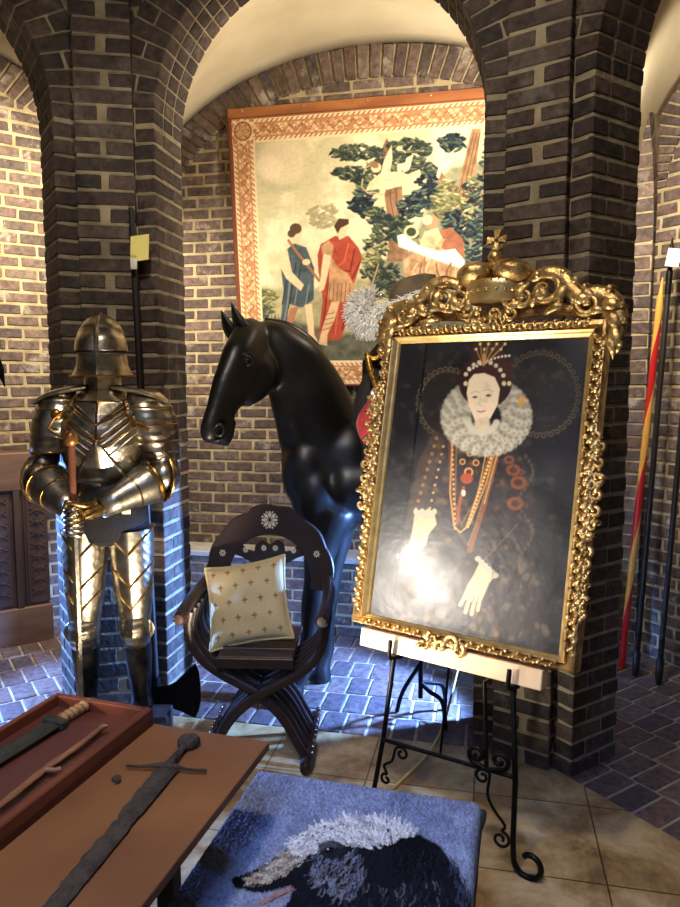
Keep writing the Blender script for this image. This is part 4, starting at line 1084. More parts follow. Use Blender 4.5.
def cushion_mat():
    m = bpy.data.materials.new('cushion_silk'); m.use_nodes = True; nt = m.node_tree; N = nt.nodes; Lk = nt.links; b = N['Principled BSDF']
    b.inputs['Roughness'].default_value = .55; b.inputs['Sheen Weight'].default_value = .4
    b.inputs['Base Color'].default_value = (*srgb(206, 182, 126), 1)
    tc = N.new('ShaderNodeTexCoord'); n = N.new('ShaderNodeTexNoise'); n.inputs['Scale'].default_value = 9; n.inputs['Detail'].default_value = 3; Lk.new(tc.outputs['Object'], n.inputs['Vector'])
    bp = N.new('ShaderNodeBump'); bp.inputs['Strength'].default_value = .35; bp.inputs['Distance'].default_value = .03; Lk.new(n.outputs[0], bp.inputs['Height']); Lk.new(bp.outputs[0], b.inputs['Normal'])
    return m
Mc = Matrix.Translation((-.418, 3.095, .686)) @ Matrix.Rotation(R(-8), 4, 'Z') @ Matrix.Rotation(R(62), 4, 'X') @ Matrix.Rotation(R(12), 4, 'Z')
t = thing('cushion', 'square cream cushion with small gold crosses and cord edge, standing on the chair seat', 'cushion', M=Mc)
mb, top = cushion(); CM = cushion_mat(); mb.build('cover', CM, t, local=True, smooth=180)
mb = MB(); m = 31; edge = [top[i] for i in range(m)] + [top[m*j+m-1] for j in range(1, m)] + [top[m*(m-1)+i] for i in range(m-2, -1, -1)] + [top[m*j] for j in range(m-2, 0, -1)]
edge = [(x, y, 0) for x, y, z in edge]; mb.tube(edge+[edge[0]], .0065, 8, up=(0, 0, 1)); mb.build('cord_edge', mat('cream_cord', srgb(214, 190, 130), .6, bump=.5, bscale=200), t, local=True, smooth=60)
from mathutils.interpolate import poly_3d_calc
GOLDT = mat('gold_thread', srgb(150, 112, 56), .6)
def ctop(u, v):
    pin = 1-.09*(1-u*u)*(abs(v)**3); pin2 = 1-.09*(1-v*v)*(abs(u)**3); h = .065*((1-abs(u)**2.6)*(1-abs(v)**2.6))**.5
    wr = .006*math.sin(u*5+v*3)*math.sin(v*7-u*2)*(1-u*u)*(1-v*v) - .012*math.exp(-((u-.1)**2+(v+.5)**2)*6)
    return Vector((u*.19*pin2, v*.19*pin, h+wr+.0006))
for j in range(5):
    for i in range(4 if j % 2 else 5):
        u = (-.76+.38*i) if j % 2 == 0 else (-.57+.38*i); v = -.76+.38*j
        if abs(u) > .86 or abs(v) > .86: continue
        mb = MB()
        for du, dv, w in ((0, .075, .022), (.075, 0, .022), (-.075, 0, .022), (0, -.1, .016)):
            n_ = 4; pr = []
            for q in range(n_+1):
                k = q/n_; ww = w*math.sin(PI*min(.95, .25+k*.75)); pr.append((u+du*k, v+dv*k, ww))
            L_ = []; R_ = []
            for x, y, ww in pr:
                ox, oy = (ww, 0) if dv else (0, ww)
                L_.append(ctop(x-ox, y-oy)); R_.append(ctop(x+ox, y+oy))
            o = len(L_); mb.add(L_+R_, [(q, q+1, o+q+1, o+q) for q in range(o-1)])
        q_ = mb.build('embroidered_cross', GOLDT, t, local=True); s = q_.modifiers.new('thickness', 'SOLIDIFY'); s.thickness = .0012; s.offset = 0

# ------------------------------------------------------------------ plumed costume on an iron stand
t = thing('plumed_costume', 'dark cloak and red doublet under a white-plumed grey hat, behind the portrait', 'costume', (.34, 3.34, 0))
RED = mat('red_cloth', srgb(170, 22, 26), .7, col2=srgb(110, 12, 18), nscale=12, sheen=.3); CLK = mat('black_velvet', srgb(16, 13, 14), .8, col2=srgb(28, 20, 20), nscale=10)
WHT = mat('white_feather', srgb(250, 248, 242), .8, sheen=.4); GOLD = mat('gold_cord', srgb(206, 160, 74), .35, .9, col2=srgb(150, 106, 40), nscale=60); FELT = mat('grey_felt', srgb(120, 104, 84), .9, col2=srgb(92, 78, 62), nscale=14, bump=.3, bscale=120)
cx, cy = .34, 3.34
MB_M = Matrix.Translation((.025, 0, .2))
class MC(MB):
    def __init__(s): super().__init__(); s.M = MB_M.copy()
mb = MC(); rs = [[(cx+rx*math.cos(a)*(1+.03*math.sin(a*7)), cy+ry*math.sin(a)*(1+.05*math.sin(a*9)), z) for a in [2*PI*i/48 for i in range(48)]] for z, rx, ry in lerp_list([(1.70, .08, .07), (1.67, .18, .11), (1.58, .255, .13), (1.2, .26, .145), (.95, .25, .15), (.78, .255, .15)], 4)]
mb.rings(rs); mb.build('cloak', CLK, t, smooth=60)
mb = MC(); rs = [[(cx+rx*math.cos(a), cy-.02+ry*math.sin(a), z) for a in [PI*1.05+PI*.9*i/24 for i in range(25)]] for z, rx, ry in lerp_list([(1.68, .09, .08), (1.6, .16, .125), (1.4, .18, .14), (1.15, .17, .145), (1.05, .19, .15), (.9, .2, .15)], 4)]
mb.rings(rs, closed=False); o = mb.build('doublet', RED, t, smooth=60); s = o.modifiers.new('thickness', 'SOLIDIFY'); s.thickness = .006
mb = MC()
for k in range(7):
    for sg in (-1, 1):
        mb.tube([(.19+.02*k+sg*.0, 3.185-.002*k, 1.60-.0*k), (.19+.02*k+sg*.045, 3.178, 1.5), (.19+.02*k+sg*.01, 3.178, 1.42)], .003, 6)
mb.build('lattice_trim', mat('silver_braid', srgb(190, 186, 180), .35, .8), t)
# sleeve with white cuff and a gold cord, near the frame edge
mb = MC(); P = cat_rom([(.16, 3.27, 1.52), (.10, 3.22, 1.36), (.115, 3.12, 1.24), (.15, 3.05, 1.2)], 6); mb.tube(P, lerp_list([.07, .066, .055, .045], 6), 16); mb.build('sleeve', CLK, t, smooth=60)
mb = MC()
for i in range(5): mb.ball((.125+.012*i, 3.03-.004*i, 1.43-.004*(i % 2)), (.018, .014, .026), 10)
mb.build('lace_cuff', WHT, t, smooth=60)
mb = MC(); P = [(.135, 3.1, 1.42), (.125, 3.09, 1.36), (.10, 3.08, 1.30), (.12, 3.08, 1.24), (.17, 3.08, 1.2)]; mb.tube(cat_rom(P, 4), lerp_list([(.02, .03), (.03, .05), (.04, .055), (.04, .05), (.03, .04)], 4), 14); mb.build('red_sleeve', RED, t, smooth=60)
def cord(P, r=.006):
    mb = MC(); P = cat_rom(P, 10); mb.tube(P, [r*(1+.35*abs(math.sin(i*1.1))) for i in range(len(P))], 8); return mb
cord([(.09, 3.12, 1.605), (.12, 3.10, 1.585), (.155, 3.095, 1.60), (.19, 3.1, 1.64)], .008).build('gold_cord', GOLD, t, smooth=60)
cord([(.095, 3.12, 1.61), (.105, 3.10, 1.55), (.125, 3.09, 1.49), (.14, 3.085, 1.44)], .011).build('gold_cord', GOLD, t, smooth=60)
cord([(.19, 3.1, 1.63), (.185, 3.1, 1.56), (.165, 3.09, 1.5), (.14, 3.085, 1.45)], .005).build('silver_cord', MATS['silver_braid'], t, smooth=60)
# hat
MB_M = Matrix.Translation((.07, 0, .175))
hx, hy, hz = .25, 3.28, 1.84
mb = MC(); rs = [[(hx+.02+r*1.15*math.cos(a), hy+r*math.sin(a)*.8, hz+z+.05*math.cos(a)*(r/.2)) for a in [2*PI*i/32 for i in range(32)]] for r, z in ((.001, .15), (.05, .15), (.085, .135), (.1, .09), (.105, .03), (.11, .0), (.16, -.005), (.2, .01), (.2, -.0), (.11, -.012))]
mb.rings(rs); hat = mb.build('hat', FELT, t, smooth=50)
mb = MC(); mb.ball((.11, 3.14, 1.885), .013, 10); mb.build('hat_badge', STUD, hat, smooth=60)
rr = random.Random(5); mb = MC()
spine = cat_rom([(.06, 3.18, 1.87), (.03, 3.14, 1.83), (.045, 3.12, 1.785), (.09, 3.10, 1.79), (.14, 3.09, 1.815), (.19, 3.09, 1.84), (.25, 3.1, 1.87), (.3, 3.12, 1.90)], 10)
for i, p in enumerate(spine):
    q = i/len(spine); ln = .075*(1-q)**.5+.02
    for _ in range(30):
        d = Vector((rr.uniform(-.5, .5), rr.uniform(-.7, .2), rr.uniform(-1.1, .35 if q > .25 else .7))).normalized()
        if q < .25: d = Vector((rr.uniform(-1, .3), rr.uniform(-.6, .3), rr.uniform(-.8, .9))).normalized()
        b = p+d*ln*.6+Vector((0, 0, -.004)); c = p+d*ln+Vector((rr.uniform(-.012, .012), 0, -.018))
        mb.tube([p, b, c], [.0036, .003, .001], 4)
    mb.ball(p, .03*(1-q*.5), 8)
mb.build('white_plume', WHT, hat)
# stand
mb = MB(); mb.tube([(cx+.06, cy, .12), (cx+.06, cy, 1.0)], .012, 10); mb.build('stand_pole', IRON, t, smooth=60)
for P in ([(.40, 3.34, .30), (.32, 3.40, .13), (.29, 3.42, .012)], [(.40, 3.34, .2), (.44, 3.3, .17), (.49, 3.25, .15), (.505, 3.235, .08), (.51, 3.23, .012)], [(.40, 3.34, .2), (.46, 3.4, .17), (.52, 3.44, .14), (.54, 3.45, .07), (.54, 3.45, .012)]):
    mb = MB(); mb.tube(cat_rom(P, 5), .011, 10); mb.build('stand_leg', IRON, t, smooth=60)
# ------------------------------------------------------------------ portrait in a carved gilt frame, leaning on an easel
yaw, lean, PW, PH = -.61, .209, .857, 1.155
PU = V(math.cos(yaw), math.sin(yaw), 0); PNh = V(math.sin(yaw), -math.cos(yaw), 0)
PV = V(0, 0, 1)*math.cos(lean) - PNh*math.sin(lean); PN = PU.cross(PV)
PB = V(.058, 2.65, .755)
PM = Matrix.Translation(PB) @ Matrix((PU, PV, PN)).transposed().to_4x4()      # local axes: x across, y up, z toward the viewer
GOLDF = mat('gilt_gesso', srgb(222, 188, 124), .34, .8, col2=srgb(128, 92, 48), nscale=30, namt=.45, bump=.3, bscale=120, rvar=.08)
GOLDI = mat('gilt_bright', srgb(236, 206, 140), .3, .8, col2=srgb(200, 160, 96), nscale=20, namt=.4)
t = thing('portrait_frame', 'carved gilt frame with a crown on top, around a lady in a white ruff', 'picture frame', M=PM)
Bq = lambda mb, nm, m, par=None, **k: mb.build(nm, m, par or t, local=True, **k)
x0, y0, x1, y1 = .066, .04, .795, 1.10
def ringframe(inset_z, m, name, par=None, sm=40):
    # inset_z: list of (k, z): k = 0 at the sight edge, 1 at the outer edge
    mb = MB(); rs = []
    for k, z in inset_z:
        a0, b0_, a1, b1_ = x0+(0-x0)*k, y0+(0-y0)*k, x1+(PW-x1)*k, y1+(PH-y1)*k
        rs.append([(a0, b0_, z), (a1, b0_, z), (a1, b1_, z), (a0, b1_, z)])
    mb.rings(rs, cap=(False, False)); return Bq(mb, name, m, par, smooth=sm)
ringframe([(-.02, -.03), (0, .004), (.06, .012), (.2, .016), (.3, .028), (.38, .03), (.42, .02), (.46, .012), (.5, .02), (.8, .034), (.93, .03), (1, .012), (1, -.035), (.2, -.035)], GOLDF, 'moulding')
ringframe([(-.04, .0), (.0, .010), (.08, .014), (.2, .018), (.3, .031), (.36, .033), (.40, .028), (.405, .0)], GOLDI, 'sight_edge')
def spiral(cx, cy, r0, turns, a0, dirn=1, n=26, lift=.0, tail=None):
    P = []
    for i in range(n+1):
        q = i/n; a = a0+dirn*turns*2*PI*q; r = r0*(1-q)**.8+.003
        P.append((cx+r*math.cos(a), cy+r*math.sin(a), lift+.012*q))
    return P
def leaf(mb, x, y, ang, ln, w, z=.03, curl=.012, mi=0):
    d = V(math.cos(ang), math.sin(ang), 0); q = V(-d.y, d.x, 0); P = []; rad = []
    for i in range(7):
        k = i/6; P.append(V(x, y, z)+d*ln*k+q*ln*.18*math.sin(k*2.6)+V(0, 0, curl*math.sin(PI*k))); rad.append((max(.0012, w*math.sin(PI*min(.97, .12+k*.86))*.42), max(.001, w*math.sin(PI*min(.97, .12+k*.86)))))
    mb.tube(P, rad, 8, mi, up=(0, 0, 1))
rr = random.Random(11)
# running leaf ornament along the four sides
def run(p, q, n, w, nm):
    p = Vector(p); q = Vector(q); d = (q-p).normalized(); a = math.atan2(d.y, d.x); mb = MB()
    for i in range(n):
        c = p.lerp(q, (i+.5)/n); s = 1 if i % 2 else -1
        leaf(mb, c.x, c.y, a+s*.75, w*.95, w*.24, .026); leaf(mb, c.x, c.y, a+PI-s*.75, w*.7, w*.2, .026)
        mb.ball((c.x-d.y*s*w*.32, c.y+d.x*s*w*.32, .032), w*.14, 8)
    return Bq(mb, nm, GOLDF, smooth=60)
run((.02, .05, 0), (.02, 1.1, 0), 52, .03, 'side_carving'); run((PW-.022, .05, 0), (PW-.022, 1.1, 0), 50, .032, 'side_carving')
run((.05, .014, 0), (.8, .014, 0), 36, .022, 'base_carving'); run((.05, PH-.016, 0), (.8, PH-.016, 0), 40, .026, 'top_carving')
# pierced clusters on the outer edges and under the base
def cluster(cx, cy, w, h, n, seed, nm, z=.02):
    r = random.Random(seed); mb = MB()
    for i in range(n):
        y = cy-h/2+h*(i+.5)/n; s = 1 if i % 2 else -1; x = cx+s*w*.22
        mb.tube(spiral(x, y, w*.36, 1.1, r.uniform(0, 6), s, 14, z), [.0085*(1-k/16)+.002 for k in range(15)], 7)
        leaf(mb, x, y, r.uniform(0, 6.28), w*.7, w*.17, z+.006); mb.ball((cx-s*w*.3, y, z+.008), w*.13, 8)
    return Bq(mb, nm, GOLDF, smooth=60)
cluster(-.008, .68, .046, .48, 18, 1, 'side_ornament'); cluster(PW+.002, .60, .046, .34, 13, 2, 'side_ornament')
cluster(PW-.004, .28, .03, .24, 12, 7, 'side_ornament')
def hcluster(cx, cy, w, h, n, seed, nm):
    r = random.Random(seed); mb = MB()
    for i in range(n):
        x = cx-w/2+w*(i+.5)/n; s = 1 if i % 2 else -1; y = cy+s*h*.2
        mb.tube(spiral(x, y, h*.36, 1.1, r.uniform(0, 6), s, 14, .03), [.009*(1-k/16)+.002 for k in range(15)], 7)
        leaf(mb, x, y, r.uniform(0, 6.28), h*.6, h*.16, .036)
    return Bq(mb, nm, GOLDF, smooth=60)
hcluster(.39, -.002, .17, .06, 5, 3, 'base_ornament'); hcluster(.44, 1.175, .2, .06, 6, 4, 'top_ornament')
# crest: mirrored acanthus scrolls
for sg, nm in ((-1, 'crest_scroll'), (1, 'crest_scroll')):
    X = lambda u: .44+sg*u
    mb = MB()
    # backing rail following the crest outline
    P = [(X(-.02+.0), 1.185, .0), (X(.12), 1.20, .0), (X(.22), 1.205, 0), (X(.32), 1.19, 0), (X(.40), 1.175, 0)]
    mb.tube(cat_rom(P, 6), [(.012, .022)]*25, 10, up=(0, 0, 1))
    P = cat_rom([(X(.10), 1.29, .02), (X(.15), 1.315, .025), (X(.20), 1.325, .03), (X(.25), 1.31, .03), (X(.285), 1.265, .03), (X(.32), 1.235, .03), (X(.37), 1.24, .025), (X(.41), 1.225, .02), (X(.44), 1.18, .02), (X(.452), 1.12, .02), (X(.445), 1.07, .018)], 5)
    mb.tube(P, lerp_list([(.012, .012), (.016, .02), (.018, .026), (.018, .028), (.017, .026), (.018, .026), (.02, .03), (.02, .032), (.018, .03), (.014, .024), (.006, .008)], 5), 12, up=(0, 0, 1), shape=lambda q, a: 1+.1*abs(math.sin(q*40)))
    mb.tube(spiral(X(.195), 1.265, .055, 1.3, PI/2, -sg, 30, .03), [(.013*(1-k/34)+.003) for k in range(31)], 9)
    mb.tube(spiral(X(.35), 1.205, .042, 1.4, PI/2+sg*.4, sg, 30, .032), [(.013*(1-k/34)+.003) for k in range(31)], 9)
    mb.tube(spiral(X(.12), 1.245, .036, 1.1, PI, sg, 22, .03), [(.010*(1-k/26)+.003) for k in range(23)], 9)
    for (u, y, a, l, w) in ((.10, 1.21, 1.0, .10, .017), (.15, 1.21, .7, .09, .016), (.24, 1.20, .9, .10, .02), (.22, 1.22, 1.9, .09, .018), (.29, 1.20, .2, .09, .018), (.30, 1.25, -.6, .09, .018), (.38, 1.20, -.4, .09, .02), (.40, 1.18, -1.1, .10, .02),
                            (.425, 1.14, -1.5, .11, .018), (.41, 1.10, -1.3, .09, .014), (.17, 1.30, 1.3, .04, .012), (.24, 1.30, .5, .045, .012), (.28, 1.275, .3, .05, .012), (.33, 1.245, .9, .035, .011), (.40, 1.235, .4, .045, .012), (.44, 1.19, -.2, .04, .011), (.455, 1.14, -.5, .03, .01),
                            (.07, 1.20, 1.5, .07, .014), (.13, 1.27, 2.0, .05, .013), (.05, 1.185, .3, .09, .014), (.20, 1.18, .1, .09, .014), (.34, 1.17, -.1, .08, .014), (.46, 1.08, -1.9, .05, .012)):
        leaf(mb, X(u), y, a if sg > 0 else PI-a, l, w, .026, .02)
    for (u, y) in ((.195, 1.265), (.35, 1.205), (.12, 1.245), (.255, 1.22), (.165, 1.225), (.30, 1.215)): mb.ball((X(u), y, .042), .011, 10)
    Bq(mb, nm, GOLDF, smooth=60)
# crown: band with points, two domes, orb and cross
cx = .442; mb = MB(); rs = []
for z, rx in ((1.232, .082), (1.238, .088), (1.262, .094), (1.284, .102), (1.302, .108), (1.306, .104)):
    rs.append([(cx+rx*math.cos(a), z, .03+rx*.55*math.sin(a)) for a in [2*PI*i/40 for i in range(40)]])
mb.rings(rs); cr = Bq(mb, 'crown_band', GOLDI, smooth=50)
for sg in (-1, 1):
    mb = MB(); mb.ball((cx+sg*.069, 1.34, .035), (.073, .046, .072), 24, q=Matrix.Rotation(sg*R(-6), 3, 'Z')); Bq(mb, 'crown_dome', GOLDF, smooth=60)
mb = MB()
for i in range(9):
    a = PI+PI*(i+.5)/9; mb.ball((cx+.1*math.cos(a), 1.268, .03-.056*math.sin(a)), (.008, .006, .006), 8); 
for i in range(12):
    a = PI+PI*(i+.5)/12; mb.ball((cx+.108*math.cos(a), 1.302, .03-.06*math.sin(a)), .005, 8)
Bq(mb, 'crown_gems', GOLDF, cr, smooth=60)
mb = MB()
mb.lathe([(.03, 1.345), (.02, 1.365), (.014, 1.378), (.024, 1.388), (.027, 1.402), (.02, 1.418), (.008, 1.426)], 16, o=(cx, 0, .04), ax=(0, 1, 0)); Bq(mb, 'orb', GOLDF, smooth=60)
mb = MB()
for a in (0, PI/2, PI, 3*PI/2):
    d = V(math.cos(a), math.sin(a), 0); q = V(-d.y, d.x, 0); c = V(cx, 1.464, .034)
    P = [c-q*.006, c+q*.006, c+d*.038+q*.016, c+d*.038-q*.016]; mb.add([p for p in P]+[p+V(0, 0, .012) for p in P], [(3, 2, 1, 0), (4, 5, 6, 7), (0, 1, 5, 4), (1, 2, 6, 5), (2, 3, 7, 6), (3, 0, 4, 7)])
mb.ball((cx, 1.464, .046), .009, 10); Bq(mb, 'crown_cross', GOLDF, bevel=.002)

def paint_portrait(u, v):
    H = homog([(0, 1), (1, 1), (1, 0), (0, 0)], [(402, 345.2), (587.3, 338.8), (557.7, 647.5), (372, 607.3)])
    w = H[2, 0]*u+H[2, 1]*v+1; x = (H[0, 0]*u+H[0, 1]*v+H[0, 2])/w; y = (H[1, 0]*u+H[1, 1]*v+H[1, 2])/w
    c = Canvas(x, y); S = srgb; X, Y = c.x, c.y
    n = fbm(X, Y, 30, 3, 5)[:, None]; c.c[:] = np.array(S(14, 13, 17))*(1-n)+np.array(S(34, 32, 36))*n
    og = S(120, 84, 52); gd = S(176, 134, 76); bk = S(24, 18, 18); lace = S(84, 74, 58); br = S(94, 52, 32)
    for cx, cy, rx, ry in ((449, 404, 29, 33), (538, 395, 37, 40)):       # wired veil wings
        c.ell(cx, cy, rx, ry, S(34, 29, 28), 0, 5)
        for i in range(34):
            a = 2*PI*i/34; px, py = cx+rx*math.cos(a), cy+ry*math.sin(a); c.ell(px, py, 2.6, 2.6, lace, 0, 1, .8); c.ell(px, py, 1.3, 1.3, bk, 0, .8)
            a += .09; c.ell(cx+rx*.93*math.cos(a), cy+ry*.93*math.sin(a), .7, .7, S(104, 92, 70))
    for i in range(26): a = rr.uniform(0, 6.28); q = rr.random()**.5; c.line([(538+30*q*math.cos(a), 395+33*q*math.sin(a)), (538+30*q*math.cos(a)+4, 395+33*q*math.sin(a)+rr.uniform(-3, 3))], .8, S(62, 54, 48), .6)
    # gown
    c.poly([(436, 430), (470, 444), (505, 440), (522, 458), (534, 500), (532, 560), (545, 610), (540, 650), (380, 620), (398, 560), (410, 500), (424, 455)], S(38, 32, 34), 4, 1, .3)
    c.poly([(436, 430), (446, 438), (430, 490), (420, 520), (410, 510), (420, 460)], S(60, 46, 38), 2, .8, .3)
    for k in range(10): c.ell(418+k*2.2, 505-k*7.5, 1.8, 1.8, og); c.ell(430+k*1.6, 512-k*7.4, 1.2, 1.2, gd)
    for i in range(150):
        q = rr.random(); py = 438+q*190; hw = 38+40*q; px = 478-6*q+rr.uniform(-hw, hw); c.ell(px, py, rr.uniform(1, 3.2), rr.uniform(1, 4), (S(92, 62, 40), S(74, 52, 42), S(110, 80, 50))[i % 3], rr.uniform(-1, 1), 2, .45)
    c.line([(452, 440), (452, 480), (456, 520)], 5, br, .8); c.line([(508, 400), (500, 440), (484, 500), (470, 545)], 5, S(120, 70, 38), .85); c.line([(508, 400), (500, 440), (484, 500)], 1.2, gd)
    for P, w_, co in (([(453, 445), (451, 490), (455, 522), (461, 528), (470, 520), (486, 480), (496, 442)], 1.5, gd), ([(457, 445), (456, 500), (462, 520), (474, 500), (490, 450)], 1.3, og),
                      ([(497, 440), (488, 480), (476, 520), (468, 540)], 1.6, og), ([(487, 445), (478, 490), (466, 524)], 1.2, gd)): c.line(P, w_, co, .9)
    for i in range(22): q = i/21; c.ell(494-26*q, 446+76*q, 1.5, 1.5, S(206, 150, 84))
    for i in range(18): q = i/17; c.ell(453+3*q, 444+80*q, 1.2, 1.2, S(190, 140, 84))
    for p, r in (((470, 452), 3), ((463, 460), 3), ((476, 461), 3.2), ((469, 470), 4.5), ((466, 478), 3), ((472, 446), 2.2)): c.ell(*p, r, r, gd); c.ell(*p, r*.6, r*.6, S(90, 24, 18))
    c.ell(467, 476, 6, 5, S(150, 64, 34)); c.line([(464, 485), (460, 500), (458, 518)], 3.5, S(150, 70, 44), .8); c.ell(464, 490, 2, 3, S(220, 206, 170))
    for p, r in (((512, 468), 7), ((517, 480), 8), ((514, 500), 8), ((508, 458), 5), ((520, 470), 3)): c.ell(*p, r, r*.8, S(120, 62, 36), 0, 1.5, .8); c.ell(*p, r*.55, r*.4, S(60, 34, 26), 0, 1)
    for i in range(26): a = i*.28; c.ell(524+7*math.sin(a*1.7), 455+i*4.4, 1.6, 2.4, lace, 0, 1, .5)
    for i in range(46):      # scattered sprigs on the skirt
        px, py = rr.uniform(398, 545), rr.uniform(540, 640); c.ell(px, py, rr.uniform(1.5, 4), rr.uniform(2, 6), S(104, 92, 78), rr.uniform(-.6, .6), 2, .4)
    c.line([(516, 520), (488, 550), (480, 558)], 1.2, lace, .8)
    # ruff: layered pleats
    for k, (rx, ry) in enumerate(((40, 34), (36, 30), (31, 26), (25, 22), (19, 19))):
        n_ = 44-6*k
        for i in range(n_):
            a = 2*PI*i/n_+k*.2; px, py = 486+rx*math.cos(a), 417+ry*math.sin(a)
            if py < 386 and 466 < px < 512: continue
            c.ell(px, py, 4.4, 3.8, S(186, 178, 156) if (i+k) % 2 else S(150, 143, 124), a, 2.2, .9); c.ell(px+1, py+1, 1.5, 1.0, S(96, 90, 78), a, 1.2, .6)
    # hair, face
    c.ell(485, 383, 26, 26, S(46, 24, 20), 0, 1.5); c.ell(490, 372, 22, 20, S(58, 28, 22), 0, 2)
    c.poly([(474, 372), (470, 352), (480, 340), (500, 344), (504, 360), (500, 376)], S(56, 30, 24), 3, .8)
    c.poly([(469, 382), (474, 376), (484, 375), (494, 379), (499, 390), (497, 405), (490, 418), (481, 425), (475, 420), (469, 406), (467, 394)], S(226, 204, 170), 1, 1, .04)
    c.poly([(475, 420), (488, 416), (490, 428), (482, 436), (474, 430)], S(206, 184, 152), 2.5)
    for i in range(13): a = PI*.12+PI*.76*i/12; c.ell(482+15*math.cos(a), 417+15*math.sin(a), 3.2, 3, S(190, 182, 160), a, 1.5, .95)
    c.ell(475, 398, 2.6, 1.2, S(120, 96, 82), 0, 1); c.ell(488, 396.5, 2.8, 1.3, S(120, 96, 82), 0, 1); c.ell(475, 398, 1, 1, S(50, 36, 30)); c.ell(488, 396.5, 1, 1, S(50, 36, 30)); c.line([(471, 394.5), (475, 392.4), (479, 393.4)], .7, S(186, 154, 124)); c.line([(484, 391.8), (488, 390.6), (493, 392.6)], .7, S(186, 154, 124))
    c.line([(480.5, 397), (479, 405), (481.5, 406.6)], .8, S(202, 172, 140)); c.line([(477.5, 411.5), (481, 412.3), (484.5, 411.2)], 1.4, S(184, 104, 88)); c.ell(490, 406, 3.5, 4, S(236, 200, 172), 0, 3, .6); c.ell(472, 407, 2.5, 4, S(236, 200, 172), 0, 3, .6)
    for i in range(9): a = PI*1.15+PI*.72*i/8; c.ell(484+20*math.cos(a), 386+22*math.sin(a), 2, 2, S(200, 188, 160)); 
    for i in range(12): q = i/11; c.ell(470+38*q, 372-8*math.sin(q*PI*.6)+(-6*q), 1.1, 1.1, S(222, 214, 190))
    for i in range(8): c.line([(483, 368), (476+i*4, 352-(i % 2)*5)], .8, gd, .8); c.ell(476+i*4, 352-(i % 2)*5, 1.3, 1.3, S(214, 190, 130))
    c.ell(484, 360, 2, 4, gd); 
    for x_ in (466, 503, 508): c.ell(x_, 385, 2, 2.2, S(206, 190, 150))
    c.ell(520, 402, 3, 5, S(206, 150, 70), .3)
    # hands with lace cuffs
    sk = S(178, 150, 116)
    c.poly([(417, 508), (436, 510), (438, 520), (430, 530), (428, 540), (418, 548), (404, 556), (402, 548), (412, 538), (415, 524)], sk, 1.2, 1, .05)
    for i in range(7): c.ell(418+i*3, 508+(i % 2)*1.5, 2.4, 3, S(158, 150, 130))
    for i in range(3): c.line([(410+i*2, 540+i*3), (403+i*1, 549+i*2)], .8, S(196, 160, 124))
    c.poly([(480, 556), (496, 568), (489, 576), (484, 588), (481, 594), (470, 594), (463, 590), (468, 578), (474, 568)], sk, 1.2, 1, .05)
    for x0_, y0_, x1_, y1_ in ((466, 588, 461, 597), (470, 590, 466, 604), (475, 591, 472, 606), (480, 590, 478, 602)): c.line([(x0_, y0_), (x1_, y1_)], 3.6, sk)
    for x0_, y0_, x1_, y1_ in ((412, 544, 401, 551), (414, 548, 403, 556), (418, 549, 407, 560)): c.line([(x0_, y0_), (x1_, y1_)], 3.4, sk)
    for i in range(6): c.ell(478+i*3.4, 553+i*3.2, 3, 2.6, S(150, 142, 122))
    for x_ in (469, 473.5, 478): c.line([(x_+1, 588), (x_-3.5, 603)], .8, S(96, 72, 54))
    # crack between the boards and age marks
    c.line([(429, 342), (412, 480), (393, 618)], 1.8, S(4, 4, 4)); c.line([(517, 440), (497, 540), (480, 640)], .9, S(26, 24, 28), .7)
    a = np.clip((fbm(X, Y, 9, 21, 4)-.6)*4, 0, 1)[:, None]*.25; c.c = c.c*(1-a)+np.array(S(90, 84, 76))*a
    return np.clip(c.c, 0, 1)
def por_pos(u, v):
    a = (x0-.006)+(x1-x0+.012)*u; b = (y0-.006)+(y1-y0+.012)*v; P = [PB[i]+PU[i]*a+PV[i]*b+PN[i]*.004 for i in range(3)]
    return np.stack(P, -1)
t2 = t; nu, nv = 260, 390; u, v = np.meshgrid(np.linspace(0, 1, nu), np.linspace(0, 1, nv))
VARN = paint_mat('varnished_paint', .33, .25, 22, .0, .55, rvar=.08, rscale=5)
g = grid_obj('painted_panel', nu, nv, por_pos, paint_portrait(u, v), VARN, t2, thick=.012)
# shelf plank under the frame
PLK = mat('pale_plank', srgb(222, 190, 150), .55, col2=srgb(204, 168, 126), nscale=6, stretch=(.3, 1, 1))
o = MB(); o.M = PM.copy(); o.box(.05, .755, -.08, -.013, -.035, .028); pk = o.build('plank', PLK, loc=PM @ V(.38, -.04, 0), bevel=.003)
tag(pk, 'pale wooden plank lying in the easel hooks under the gilt frame', 'plank')

# ------------------------------------------------------------------ wrought iron easel
t = thing('iron_easel', 'black wrought iron easel with scrolled crossbar and curled foot, holding the portrait', 'easel', (.4, 2.45, 0))
def pl(u, v, n): return PM @ V(u, v, n)
fr_ = V(.655, 2.26, 0)
